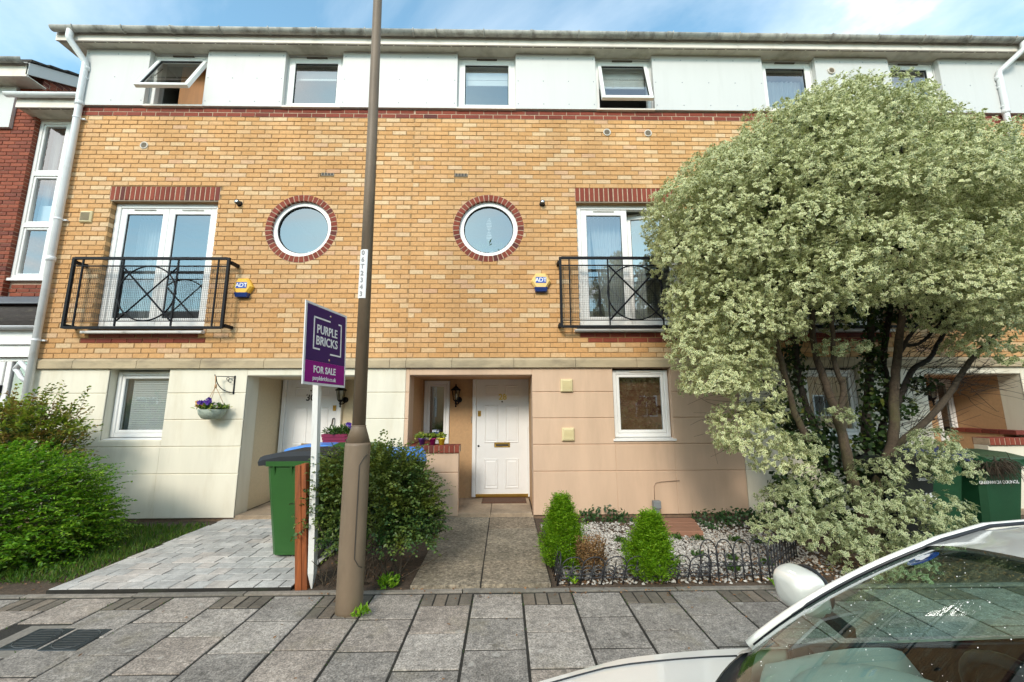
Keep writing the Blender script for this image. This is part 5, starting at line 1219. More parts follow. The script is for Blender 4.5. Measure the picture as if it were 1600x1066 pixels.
# ------------------------------------------------------------------ front garden bits
t = empty('decking_board', (2.2, 5.4, 0), 'brown ribbed deck boards lying on the gravel below the pink wall', 'decking')
for k in range(5):
    y0 = 5.10+.118*k; q = MB(); sh = .03*k; q.slab(1.86+sh, 2.36+sh, y0, y0+.113, .0, .075, .006); q.build('deck_board', 'deck_wood', t)
t = empty('meter_box', (2.09, 5.86, 0), 'small grey plastic cable post against the pink wall behind the conifer', 'cable box')
q = MB(); q.cbox(2.065, 2.125, 5.85, 5.90, 0, .15, .004); q.build('post', 'box_grey', t); q = MB(); q.cbox(2.045, 2.145, 5.83, 5.91, .15, .25, .008); q.build('cap', 'box_grey', t)
q = MB(); q.tube([(2.10, D-.012, .25), (2.105, D-.01, .42), (2.13, D-.01, .47), (2.2, D-.01, .485), (2.47, D-.01, .50)], .005, 6); q.build('cable', 'cable', t)
def edging_panel(parent, a, b, h, lean=0.0, sway=0.0):
    """one wire hoop panel: two stakes, an arch, a spike and scrolls"""
    a, b = Vector(a), Vector(b); d = b-a; up = Vector((0, 0, 1)); nrm = up.cross(d).normalized(); r = .0056
    def p(u, z): return a + d*u + up*z + nrm*(lean*z) + d.normalized()*(sway*z)
    q = MB(); hs = h*.68
    q.tube([p(0, -.02), p(0, hs)] + [p(.5-.5*math.cos(t), hs+(h-hs)*math.sin(t)) for t in np.linspace(.2, PI-.2, 9)] + [p(1, hs), p(1, -.02)], r, 5)
    q.tube([p(.5, 0), p(.5, h*.74)], r, 5); q.tube([p(.5, h*.70), p(.5, h*.88)], [.008, .001], 5)
    for z0 in (.06, h*.38):
        zt = h*.30
        q.tube([p(0, z0), p(.5, z0)], r*.8, 4); q.tube([p(.5, z0), p(1, z0)], r*.8, 4)
        for c in (.25, .75): q.tube([p(c+.235*math.cos(t), z0+zt*.52+zt*.5*math.sin(t)) for t in np.linspace(-.5*PI, 1.35*PI, 13)], r*.8, 4)
    return q.build('hoop_panel', 'wire_black', parent)
def fence_run(label, pts, n, h, lean, sway, rise=0.0):
    t = empty('garden_edging', pts[0], label, 'garden edging', 'black wire garden edging')
    A, B = Vector(pts[0]), Vector(pts[1])
    for k in range(n): edging_panel(t, A+(B-A)*(k/n), A+(B-A)*((k+1)/n), h, lean, sway+random.uniform(-.03, .03))
    return t
fence_run('low black wire hoop edging leaning along the pavement in front of the conifers', ((.46, 3.835, .0), (1.80, 3.86, .0)), 7, .235, -.05, .22)
fence_run('upright taller black hoop edging in front of the gravel', ((1.745, 3.86, .0), (2.36, 3.87, .0)), 4, .36, .0, -.02)
fence_run('black hoop edging running back from the pavement under the variegated tree', ((2.36, 3.87, .0), (2.98, 4.40, .0)), 5, .34, .0, .0)
fence_run('black hoop edging leaning along the path beside the left conifer', ((.452, 3.84, .0), (.44, 5.2, .0)), 7, .25, -.18, -.1)
# white gravel: separate little stones
def pebbles(name, n, sampler, size, mat, flat=.55):
    base = np.array([[1,0,0],[-1,0,0],[0,1,0],[0,-1,0],[0,0,1],[0,0,-1.]]); fc = np.array([[0,2,4],[2,1,4],[1,3,4],[3,0,4],[2,0,5],[1,2,5],[3,1,5],[0,3,5]])
    P = sampler(n); sc = size*RNG.uniform(.5, 1.4, (n, 1, 1))*RNG.uniform(.6, 1.2, (n, 6, 1)); q = base[None]*sc; q[:, :, 2] *= flat
    an = RNG.uniform(0, 6.3, n); c, s = np.cos(an)[:, None], np.sin(an)[:, None]; tl = RNG.normal(size=(n, 1))*.35
    x = q[:, :, 0]*c - q[:, :, 1]*s; y = q[:, :, 0]*s + q[:, :, 1]*c; z = q[:, :, 2] + x*tl
    V = np.stack([x, y, z], -1) + P[:, None]; F = (np.arange(n)[:, None, None]*6 + fc[None]).reshape(-1, 3)
    return tag(np_mesh(name, V.reshape(-1, 3), F, mat), kind='stuff')
def in_gravel(n):
    x = RNG.uniform(.47, 3.3, n*3); y = RNG.uniform(3.84, 5.72, n*3); k = (y < 5.25) | (RNG.random(n*3) < .35) | ((x < 1.2) & (y < 5.6)); k &= ~((x > 2.5) & (RNG.random(n*3) < (x-2.4)*.9)); k &= (RNG.random(n*3) < np.clip((y-3.82)/.5, .3, 1))
    x, y = x[k][:n], y[k][:n]; return np.stack([x, y, RNG.uniform(.004, .02, len(x))], -1)
def grav(n): return in_gravel(n)
def sampler_fixed(f, n):
    P = f(n)
    return lambda m: P
P = in_gravel(9000); pebbles('white_gravel', len(P), lambda n: P, .019, 'gravel')
def litter(n, x0, x1, y0, y1, z=.012):
    P = np.stack([RNG.uniform(x0, x1, n), RNG.uniform(y0, y1, n), RNG.uniform(z*.4, z*1.8, n)], -1); Dd = unit(RNG.normal(size=(n, 3))*np.array([1, 1, .25])); return leaves(P, Dd, unit(RNG.normal(size=(n, 3))*.35+np.array([0, 0, 1])), RNG.uniform(.015, .04, n), RNG.uniform(.008, .018, n), .1)
Vs = [litter(700, .45, 2.4, 3.84, 4.1), litter(900, 2.1, 3.6, 3.83, 5.3, .02), litter(600, .5, 3.2, 4.1, 5.7, .022), litter(260, -1.75, -.9, 3.83, 5.0), litter(160, -5.5, -3.9, 3.85, 4.6), litter(1200, 2.4, 5.2, 3.82, 4.4, .02), litter(110, -1.6, 2.4, 3.60, 3.80, .008), litter(40, -4, 2.5, 2.6, 3.7, .006)]
V, F, uv = merge(Vs); tag(np_mesh('leaf_litter', V, F, 'leaf_litter'), kind='stuff')

# ------------------------------------------------------------------ planting
def at(px, py, Y):
    """survey point: where the sight line through photo pixel (px, py) meets depth Y"""
    v = _r*(px-800) - _u*(py-533) + _f*635.94; return Vector((0, 0, EYE)) + v*(Y/v.y)
def catmull(pts, n=6):
    pts = [Vector(p) for p in pts]; out = []
    P = [pts[0]*2-pts[1]] + pts + [pts[-1]*2-pts[-2]]
    for i in range(1, len(P)-2):
        for k in range(n):
            t = k/n; a, b, c, d = P[i-1], P[i], P[i+1], P[i+2]
            out.append(.5*((2*b) + (c-a)*t + (2*a-5*b+4*c-d)*t*t + (3*b-a-3*c+d)*t**3))
    out.append(pts[-1]); return out
def limb(q, pts, r0, r1, n=9):
    c = catmull(pts); m = len(c)
    c = [p + Vector((random.uniform(-1, 1), random.uniform(-1, 1), 0))*.006 for p in c]
    q.tube(c, [(r0+(r1-r0)*k/(m-1))*random.uniform(.95, 1.06) for k in range(m)], n)
# big variegated tree
tree = empty('variegated_tree', (4.05, 4.55, 0), 'large rounded tree with pale cream edged leaves and several stems in front of the terrace', 'tree')
stems = [([(4.0,4.55,-.05), at(1345,800,4.5), at(1325,720,4.5), at(1308,650,4.5), at(1290,600,4.5), at(1272,540,4.5), at(1268,470,4.45)], .085, .035, 'bark'),
         ([at(1308,655,4.5), at(1318,610,4.48), at(1303,560,4.45), at(1300,480,4.45)], .045, .028, 'bark'),
         ([at(1262,690,4.55), at(1240,640,4.55), at(1222,570,4.5), at(1208,520,4.5), at(1196,480,4.5)], .05, .03, 'bark'),
         ([(4.1,4.65,-.05), at(1360,830,4.6), at(1374,750,4.6), at(1395,690,4.6), at(1397,620,4.6), at(1402,560,4.6), at(1412,470,4.55)], .10, .045, 'bark'),
         ([at(1380,735,4.6), at(1410,690,4.55), at(1450,655,4.5), at(1490,605,4.45), at(1515,565,4.4), at(1560,520,4.3)], .055, .03, 'bark'),
         ([at(1398,640,4.6), at(1425,580,4.7), at(1452,560,4.8), at(1475,520,4.9), at(1500,470,4.9)], .045, .025, 'bark_dark'),
         ([(4.15,4.9,0), at(1352,700,4.9), at(1358,600,4.9), at(1362,480,4.9)], .08, .05, 'bark_dark'),
         ([(4.05,4.95,0), at(1385,640,4.9), at(1380,560,4.9), at(1392,480,4.85)], .06, .04, 'bark_dark'),
         ([(3.9,4.85,0), at(1285,700,4.85), at(1250,600,4.8), at(1240,480,4.75)], .055, .04, 'bark_dark'),
         ([at(1402,560,4.6), at(1425,520,4.55), at(1460,490,4.5), at(1490,470,4.45)], .03, .02, 'bark_dark'),
         ([at(1405,540,4.6), at(1440,535,4.6), at(1475,500,4.5), at(1520,480,4.4)], .028, .015, 'bark_dark'),
         ([at(1230,600,4.5), at(1190,595,4.4), at(1150,590,4.3), at(1110,595,4.2)], .018, .01, 'bark_dark')]
for pts, r0, r1, mt in stems:
    q = MB(); limb(q, pts, r0*.74, r1*.74); q.build('trunk' if r0 > .06 else 'limb', mt, tree)
# inner boughs carrying the crown
q = MB()
for k in range(26):
    a = random.uniform(0, 2*PI); b = at(random.choice([1200, 1270, 1300, 1362, 1392, 1412, 1500]), 475, 4.6); e = Vector((4.05, 4.65, 3.2)) + Vector((2.0*math.cos(a), 1.0*math.sin(a), random.uniform(-.2, 1.9)))*random.uniform(.6, .9)
    limb(q, [b, b*.5+e*.5+Vector((0, 0, .25)), e], .03, .008, 6)
q.build('bough', 'bark_dark', tree)
# dead twigs fanning out below the crown
def fan(n, xr, yr, Yr, dpx, L, r, mat, droop=.0):
    P = np.array([at(random.uniform(*xr), random.uniform(*yr), random.uniform(*Yr)) for k in range(n)]); Dd = unit(RNG.normal(size=(n, 3))*.35 + np.array(dpx)); t = np.linspace(0, 1, 6)[None, :, None]
    ax = P[:, None] + Dd[:, None]*RNG.uniform(L[0], L[1], (n, 1, 1))*t + RNG.normal(size=(n, 1, 3))*.05*t*(1-t)*4 - np.array([0, 0, droop])*t**2
    return tag(twig_mesh('twig', ax, r, mat, tree), kind='stuff')
fan(110, (1400, 1440), (520, 690), (4.5, 4.75), (1, 0, .38), (.25, .8), .0035, 'bark_dark'); fan(80, (1440, 1490), (500, 600), (4.4, 4.7), (1, -.1, .28), (.3, .7), .003, 'bark_dark')
fan(60, (1230, 1320), (540, 680), (4.4, 4.6), (.3, 0, .9), (.2, .5), .003, 'bark_dark'); fan(40, (1130, 1240), (560, 680), (4.2, 4.5), (-1, 0, -.1), (.2, .5), .003, 'bark_dark'); fan(40, (1490, 1530), (560, 620), (4.35, 4.5), (1, 0, .05), (.3, .7), .003, 'bark_dark')
# crown: overlapping domes of leaf rosettes
SIL = [(1330,112),(1375,122),(1430,165),(1490,200),(1545,215),(1590,245),(1665,275),(1700,360),(1690,430),(1640,500),(1600,520),(1560,535),(1520,545),(1480,500),(1420,500),(1380,495),(1330,500),(1290,540),(1240,530),(1200,560),(1190,610),(1140,640),(1085,640),(1060,600),(1068,545),(1062,500),(1055,455),(1040,415),(1012,380),(1008,335),(1050,285),(1085,240),(1140,225),(1165,185),(1205,165),(1250,135),(1295,118)]
def inside(px, py, poly=SIL):
    c = False; j = len(poly)-1
    for i in range(len(poly)):
        (xi, yi), (xj, yj) = poly[i], poly[j]
        if (yi > py) != (yj > py) and px < (xj-xi)*(py-yi)/(yj-yi)+xi: c = not c
        j = i
    return c
def topx(p):
    d = Vector(p) - Vector((0, 0, EYE)); k = d.dot(_f); return 800+635.94*d.dot(_r)/k, 533-635.94*d.dot(_u)/k
CC = Vector((4.05, 4.62, 3.25)); CR = Vector((2.15, 1.22, 2.0))
blobs = []
tries = 0
while len(blobs) < 210 and tries < 12000:
    tries += 1
    d = Vector(rnd_dir(1)[0]); s = random.uniform(.74, 1.0); r = random.uniform(.30, .46)
    p = CC + Vector((d.x*CR.x*s, d.y*CR.y*s, d.z*CR.z*s))
    if p.y > 5.55 or p.z < 1.5: continue
    ok = True
    for ax in (Vector((1,0,0)), Vector((-1,0,0)), Vector((0,0,1)), Vector((0,0,-1))):
        x, y = topx(p+ax*(r*(.85 if abs(ax.x) else .70)))
        if not inside(x, y): ok = False; break
    if ok and all((p-b[0]).length > .33 for b in blobs): blobs.append((p, r))
low = [((1085,520),4.25,.30),((1130,600),4.15,.30),((1075,470),4.3,.28),((1150,560),4.15,.30),((1180,610),4.2,.26),((1110,600),4.15,.30),((1095,560),4.1,.28),((1150,660),4.2,.26),((1175,690),4.2,.30),((1220,720),4.2,.28),((1150,690),4.15,.22),((1195,650),4.3,.22),((1510,545),4.2,.20),((1545,540),4.2,.22),((1590,560),4.15,.18)]
clumps = [((1435,725),4.25,.25),((1470,715),4.2,.24),((1490,740),4.2,.20),((1460,690),4.25,.20),((1300,545),4.3,.16),((1340,545),4.3,.14),((1310,650),4.3,.15),
          ((1225,790),4.2,.26),((1270,760),4.25,.24),((1215,830),4.1,.24),((1330,790),4.2,.26),((1370,740),4.3,.22),((1395,790),4.2,.28),((1300,840),4.1,.28),((1370,850),4.05,.30),((1430,830),4.1,.30),((1470,800),4.15,.24),((1270,830),4.1,.26),((1490,830),4.1,.22),((1345,880),4.0,.24),((1410,880),4.0,.24),((1255,700),4.3,.2)]
def rosettes(bl, per_m2, nl, L, Wd, up, openness=1.0, jit=.5):
    out = []
    for c, r in bl:
        n = int(4*PI*r*r*per_m2); d = rnd_dir(n); d = d[d[:, 2] > -.45]; n = len(d)
        wob = 1 + .12*np.sin(d[:, 0]*7+c.x*3)*np.sin(d[:, 2]*6+c.z*5)
        tip = np.array(c) + d*(r*wob*RNG.uniform(.86, 1.03, n))[:, None]*np.array([1.12, 1.05, .82])
        axd = unit(d + np.array([0, -.0, up]) + RNG.normal(size=(n, 3))*.25)
        a = RNG.uniform(0, 2*PI, (n, nl)); e1 = unit(np.cross(axd, rnd_dir(n))); e2 = np.cross(axd, e1)
        rad = e1[:, None]*np.cos(a)[..., None] + e2[:, None]*np.sin(a)[..., None]
        lift = RNG.uniform(-.15, .75, (n, nl, 1)); dr = unit(rad*openness + axd[:, None]*lift + RNG.normal(size=(n, nl, 3))*jit*.3)
        P = tip[:, None] - axd[:, None]*RNG.uniform(0, .05, (n, nl, 1)); nm = unit(axd[:, None] - dr*np.sum(axd[:, None]*dr, -1, keepdims=True) + RNG.normal(size=dr.shape)*.2)
        k = n*nl; out.append(leaves(P.reshape(-1, 3), dr.reshape(-1, 3), nm.reshape(-1, 3), L*RNG.uniform(.6, 1.2, k), Wd*RNG.uniform(.7, 1.2, k), .12, True))
    return merge(out)
V, F, uv = rosettes(blobs, 200, 8, .035, .0235, .45); np_mesh('crown', V, F, 'variegated_leaf', tree, uv)
V, F, uv = rosettes([(at(*p, Y), r) for p, Y, r in low], 190, 8, .038, .025, .35); np_mesh('lower_crown', V, F, 'variegated_leaf', tree, uv)
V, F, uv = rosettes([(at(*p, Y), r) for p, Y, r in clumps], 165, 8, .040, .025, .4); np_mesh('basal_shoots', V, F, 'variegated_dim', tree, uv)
print('crown', len(blobs), tries)
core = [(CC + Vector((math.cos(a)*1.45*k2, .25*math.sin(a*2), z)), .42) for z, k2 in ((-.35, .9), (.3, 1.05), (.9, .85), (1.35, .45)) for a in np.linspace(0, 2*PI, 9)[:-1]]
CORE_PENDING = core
# ivy climbing the stems, and low ivy by the wall
def leaf_mass(bl, per_m2, L, Wd, mat, parent, name, up=.3, rim=False):
    out = []
    for c, r in bl:
        r = Vector(r) if not isinstance(r, (int, float)) else Vector((r, r, r))
        n = int(4*PI*((r.x*r.y+r.y*r.z+r.x*r.z)/3)*per_m2); d = rnd_dir(n); P = np.array(c) + d*np.array(r)*RNG.uniform(.6, 1.08, (n, 1)); k = P[:, 2] > .01; P, d = P[k], d[k]; n = len(P)
        nm = unit(d + RNG.normal(size=(n, 3))*.5 + np.array([0, 0, up])); dr = unit(np.cross(nm, rnd_dir(n)) - np.array([0, 0, .45]))
        out.append(leaves(P, dr, nm, L*RNG.uniform(.5, 1.25, n), Wd*RNG.uniform(.6, 1.2, n), .08, rim))
    V, F, uv = merge(out); return np_mesh(name, V, F, mat, parent, uv)
leaf_mass(CORE_PENDING, 260, .07, .05, 'ivy_leaf', tree, 'inner_foliage')  # crown core in a darker leaf colour, standing in for the shade inside
ivy = empty('climbing_ivy', (4.1, 4.85, 0), 'dark green ivy climbing the stems under the variegated tree', 'ivy')
leaf_mass([(at(1365,520,4.85),(.10,.12,.4)),(at(1362,590,4.85),(.14,.14,.45)),(at(1372,660,4.8),(.2,.16,.4)),(at(1355,720,4.8),(.28,.2,.3)),(at(1240,570,4.85),(.13,.14,.35)),(at(1225,640,4.8),(.24,.18,.28)),(at(1260,680,4.75),(.3,.2,.28)),(at(1180,640,4.75),(.15,.12,.12)),(at(1290,700,4.8),(.3,.2,.3)),(at(1440,600,4.65),(.20,.08,.1)),(at(1415,635,4.62),(.12,.08,.14)),(at(1340,780,4.7),(.6,.2,.4)),(at(1240,770,4.6),(.3,.2,.3))], 520, .062, .055, 'ivy_leaf', ivy, 'foliage')
g = empty('ground_ivy', (1.3, 5.85, 0), 'low green ivy along the wall foot between the conifers', 'ivy')
leaf_mass([((1.0,5.80,.06),(.30,.12,.10)),((1.35,5.82,.10),(.32,.10,.12)),((1.62,5.8,.06),(.15,.1,.07))], 380, .05, .045, 'ivy_ground', g, 'foliage')
g = empty('ground_ivy', (3.0, 5.7, 0), 'dark ivy and ground cover along the wall foot beside the decking', 'ivy')
leaf_mass([((2.75,5.7,.07),(.30,.2,.10)),((3.15,5.65,.08),(.35,.25,.11)),((3.5,5.55,.1),(.3,.3,.15)),((2.62,5.45,.04),(.16,.14,.05))], 420, .045, .04, 'ivy_ground', g, 'foliage')
# weeds in the gravel
spots = [(1.35,4.75),(1.55,4.9),(2.22,4.95),(2.62,4.9),(1.98,4.45),(2.28,4.35),(2.15,4.1),(1.32,4.9),(1.28,4.6),(2.85,4.85),(2.0,5.0),(2.55,4.2)]
for k, (x, y) in enumerate(spots):
    t = empty('weed', (x, y, .01), 'small green weed growing through the white gravel', 'weed', 'weeds in the gravel'); plant_tuft(t, (x, y, .03), (.10, .10, .03), 45, .05, .02, 'weed_leaf', 'foliage', .6)
for x, y, lb in ((.59, 3.87, 'bright green weed in the corner of the wire edging by the path'), (-1.02, 3.86, 'yellow green weed at the foot of the hedge beside the path'), (-1.08, 3.33, 'tiny green weed at the foot of the lamp post'), (2.34, 3.72, 'small green weed in the paving beside the car mirror')):
    t = empty('weed', (x, y, 0), lb, 'weed'); sz = 1.6 if 'hedge' in lb else 1.0; plant_tuft(t, (x, y, .035), (.10*sz, .10*sz, .05*sz), int(60*sz*sz), .045, .018, 'conifer_leaf', 'foliage', .8)
# two little conifers and a dead one between them
def conifer(label, x, y, h, r, n, tilt=0.0):
    t = empty('dwarf_conifer', (x, y, 0), label, 'conifer', 'lime green dwarf conifers'); q = MB(); q.tube([(x, y, 0), (x+tilt*.5, y, h*.7)], [.018, .006], 7); q.build('trunk', 'bark_dark', t)
    u = RNG.random(n)**.85; prof = np.interp(u, [0, .12, .3, .6, .85, 1], [.74, 1, .96, .62, .30, .02])*r; a = RNG.uniform(0, 2*PI, n); rr = prof*RNG.uniform(.55, 1.0, n)*(1+.20*np.sin(a*5+u*14)+.10*np.sin(a*9-u*23))
    P = np.stack([x+tilt*u+rr*np.cos(a), y+rr*np.sin(a), .015+u*h*.93], -1); Dd = unit(np.stack([np.cos(a)*.55, np.sin(a)*.55, np.full(n, .85)], -1) + RNG.normal(size=(n, 3))*.25); out = []
    V, F, ax = sprays(P, Dd, RNG.uniform(.05, .13, n), 8, .028, .009, .1, .75, .3); np_mesh('foliage', V, F, 'conifer_leaf', t); return t
conifer('lime green dwarf conifer at the corner of the path, left of two', .575, 4.22, .64, .19, 2600, -.02); conifer('lime green dwarf conifer at the kerb in front of the decking, right of two', 1.305, 3.95, .53, .188, 2600, .04)
t = empty('dead_conifer', (.79, 3.98, 0), 'dead brown dwarf conifer between the two green ones', 'dead shrub'); n = 420
u = RNG.random(n); a = RNG.uniform(0, 2*PI, n); rr = .12*np.sqrt(RNG.random(n)); P = np.stack([.79+rr*np.cos(a), 3.98+rr*np.sin(a), .06+u*.23], -1); V, F, ax = sprays(P, unit(np.stack([np.cos(a)*.4, np.sin(a)*.4, np.ones(n)], -1)), np.full(n, .08), 6, .022, .010, .1, .8, .5); np_mesh('foliage', V, F, 'dead_leaf', t); tag(twig_mesh('twig', ax[:120], .003, 'bark_dark', t), kind='stuff')
# bright green mound shrub bottom left
sh = empty('box_honeysuckle', (-5.0, 4.5, 0), 'bright green mounded shrub with feathery twigs at the bottom left', 'shrub')
def mound(c, R, n, zmin, out, up, L, nl, leaf, wid, droop, spread, mat, parent, inner=.7, bias=(0, 0, 0)):
    d = rnd_dir(n*2); d = d[d[:, 2] > -.35][:n]; n = len(d); wob = 1+.10*np.sin(d[:, 0]*6+1)*np.sin(d[:, 2]*7)+.05*np.sin(d[:, 1]*13)
    P = np.array(c) + d*np.array(R)*(wob*RNG.uniform(inner, 1.0, n))[:, None]; k = P[:, 2] > zmin; P, d = P[k], d[k]; n = len(P)
    Dd = unit(d*out + np.array([0, 0, up]) + np.array(bias) + RNG.normal(size=(n, 3))*.28); V, F, ax = sprays(P, Dd, L*RNG.uniform(.5, 1.25, n), nl, leaf, wid, droop, spread, .35)
    np_mesh('foliage', V, F, mat, parent); tag(twig_mesh('twig', ax[::3, ::3], .0022, 'bark_dark', parent), kind='stuff'); return P
mound((-5.42, 4.60, .30), (1.12, .72, .74), 3000, .03, 1.0, .3, .19, 12, .040, .022, .2, 1.0, 'lonicera_leaf', sh, .72, (.45, 0, .05))
mound((-5.42, 4.60, .30), (1.0, .62, .68), 1500, .03, 1.0, .2, .2, 12, .028, .014, .2, 1.0, 'hedge_leaf', sh, .6)
P = np.stack([RNG.uniform(-4.85, -4.4, 60), RNG.uniform(4.2, 4.7, 60), RNG.uniform(.35, 1.0, 60)], -1); V, F, ax = sprays(P, np.tile([[1, -.1, .35]], (60, 1)) + RNG.normal(size=(60, 3))*.22, RNG.uniform(.25, .45, 60), 18, .030, .015, .12, 1.0, .3); np_mesh('foliage', V, F, 'lonicera_leaf', sh); tag(twig_mesh('twig', ax[:, ::3], .0025, 'bark_dark', sh), kind='stuff')
leaf_mass([((-5.42, 4.62, .3), (.95, .55, .66)), ((-5.42, 4.62, .3), (.75, .42, .52))], 700, .045, .03, 'hedge_leaf', sh, 'inner_foliage')  # dark leaf mass in the core, shade between sprays put into its colour
sb = empty('leafy_shrub', (-5.75, 5.2, 0), 'loose yellow green and bronze shrub with upright shoots, behind the bright mounded one', 'shrub')
mound((-6.1, 5.25, 1.10), (.80, .45, .50), 620, .3, 1.0, .45, .18, 9, .05, .032, .15, 1.0, 'shrub_leaf', sb, .45); mound((-6.05, 5.25, 1.0), (.65, .38, .45), 300, .3, 1.0, .3, .2, 10, .045, .03, .1, 1.0, 'hedge_leaf', sb, .4)
tips = [((-5.45,5.2,1.3),(.15,0,1),.75),((-5.5,5.2,1.2),(-.15,0,1),.65),((-5.35,5.2,1.35),(.5,0,.7),.5),((-5.3,5.15,1.25),(.8,0,.5),.5),((-5.3,5.15,1.05),(1,0,.35),.45),((-5.6,5.2,1.4),(-.1,0,1),.55),((-5.9,5.1,1.4),(.05,0,1),.5),((-6.1,5.1,1.4),(-.1,0,1),.55),((-5.4,5.1,1.0),(1,-.1,.1),.4),((-5.5,5.1,1.45),(.35,0,.9),.5)]
P = np.repeat(np.array([p for p, d, l in tips]), 3, 0) + RNG.normal(size=(30, 3))*.06; Dd = np.repeat(np.array([d for p, d, l in tips], float), 3, 0) + RNG.normal(size=(30, 3))*.12; L = np.repeat(np.array([l for p, d, l in tips]), 3)*RNG.uniform(.7, 1.1, 30)
P = P - np.array([.12, 0, 0]); V, F, ax = sprays(P, Dd, L, 18, .045, .026, .08, 1.0, .5); np_mesh('foliage', V, F, 'shrub_leaf', sb); tag(twig_mesh('twig', ax[:, ::3], .003, 'bark', sb), kind='stuff')
# small dark hedge round the post
hd = empty('small_hedge', (-1.25, 4.05, 0), 'small dark green hedge behind the lamp post, hiding the bins', 'hedge')
mound((-1.22, 4.12, .52), (.52, .36, .56), 1300, .10, 1.0, .25, .16, 10, .033, .022, .2, 1.0, 'hedge_leaf', hd, .55)
mound((-1.62, 4.02, .62), (.22, .2, .36), 420, .15, 1.0, .3, .16, 10, .033, .022, .2, 1.0, 'hedge_leaf', hd, .5); mound((-1.25, 4.05, .9), (.50, .26, .24), 500, .4, 1.0, .5, .2, 10, .033, .022, .25, 1.0, 'hedge_leaf', hd, .4); mound((-.85, 4.1, .45), (.20, .22, .4), 420, .08, 1.0, .2, .16, 10, .033, .022, .2, 1.0, 'hedge_leaf', hd, .5)
P = np.stack([RNG.uniform(-.85, -.72, 10), RNG.uniform(4.0, 4.15, 10), RNG.uniform(.45, .85, 10)], -1); V, F, ax = sprays(P, np.tile([[1, -.1, .25]], (10, 1)) + RNG.normal(size=(10, 3))*.3, RNG.uniform(.18, .32, 10), 16, .026, .015, .2, 1.0, .4); np_mesh('foliage', V, F, 'hedge_leaf', hd)
fanP = np.stack([RNG.uniform(-1.6, -.95, 50), RNG.uniform(3.85, 4.1, 50), np.full(50, .01)], -1); tt = np.linspace(0, 1, 6)[None, :, None]; ax = fanP[:, None] + unit(RNG.normal(size=(50, 3))*np.array([.5, .4, .1]) + np.array([0, 0, .8]))[:, None]*RNG.uniform(.25, .6, (50, 1, 1))*tt; tag(twig_mesh('stem', ax, .006, 'bark', hd), kind='stuff')
# patch of grass by the drive
n = 6500; gx = RNG.uniform(-5.3, -3.9, n); gy = RNG.uniform(4.0, 5.75, n); P = np.stack([gx, gy, np.zeros(n)], -1); Dd = unit(RNG.normal(size=(n, 3))*np.array([.5, .5, .1]) + np.array([0, 0, 1])); V, F, uv = leaves(P, Dd, rnd_dir(n), RNG.uniform(.03, .10, n), np.full(n, .008), .05); tag(np_mesh('grass', V, F, 'grass_blade'), kind='stuff')
n = 300; gx = XJ+PW*RNG.integers(-11, 6, n); k = RNG.random(n) < .25; gy = np.where(RNG.random(n) < .7, RNG.uniform(3.5, 3.72, n), RNG.uniform(2.6, 3.7, n)); P = np.stack([gx+RNG.normal(size=n)*.004, gy, np.full(n, -.015)], -1); Dd = unit(RNG.normal(size=(n, 3))*np.array([.4, .6, .1]) + np.array([0, 0, 1])); V, F, uv = leaves(P, Dd, rnd_dir(n), RNG.uniform(.012, .03, n), RNG.uniform(.004, .009, n), .05); tag(np_mesh('moss', V, F, 'weed_leaf'), kind='stuff')

# ------------------------------------------------------------------ parked car (bonnet to the left, seen over its bonnet and windscreen)
car = empty('parked_car', (1.6, .60, -.12), 'pale silver car parked at the kerb with white specks on its windscreen', 'car')
CY = .60
def cl(a, b, t): return a+(b-a)*t
def ws_base(t): return Vector((.45+.35*abs(t)**2.6, CY+.80*t, .85-.03*t*t))
def ws_top(t): return Vector((1.0+.20*t*t, CY+.615*t, 1.262-.117*t*t))
def ws(u, v, off=0.0):
    t = -1+2*u; a, b = ws_base(t), ws_top(t); p = a.lerp(b, v); bul = 4*v*(1-v)*.022; n = Vector((-.65, 0, .76)); return p + n*(bul+off)
q = MB(); q.grid(lambda u, v: ws(u, v), 24, 12); q.build('windscreen', 'windscreen_glass', car)
# black border fired on the inside of the glass
q = MB()
for a, b, c, d in ((0, 1, 0, .075), (0, 1, .955, 1), (0, .035, .075, .955), (.965, 1, .075, .955)): q.grid(lambda u, v: ws(cl(a, b, u), cl(c, d, v), -.006), 24, 6)
q.build('windscreen_border', 'car_frit', car)
# bonnet
def hood(u, v, dz=0.0):
    t = -1+2*v; e = ws_base(t) + Vector((-.012-.075*(1-t*t), 0, -.032+.015*t*t)); hw = cl(.70, .845, min(1, u*1.5)); y = CY+t*hw; x0 = -.52-.10*(1-t*t)*1.0+.10*t*t; x = cl(x0, e.x, u); zc = cl(.66, e.z+.005, 1-(1-u)**1.7)
    z = zc - .035*abs(t)**3.2 + .012*math.exp(-((abs(t)-.62)/.10)**2); return (x, y, z+dz)
q = MB(); q.grid(lambda u, v: hood(u, v), 20, 32); q.build('bonnet', 'car_paint', car)
q = MB(); q.tube([tuple(Vector(hood(u, v, .0015))) for u, v in [(k/14, .965) for k in range(1, 15)]], .0028, 5); q.tube([tuple(Vector(hood(u, .035, .0015))) for u in np.linspace(.07, 1, 14)], .0028, 5); tag(q.build('bonnet_gap', 'car_trim', car), kind='stuff')
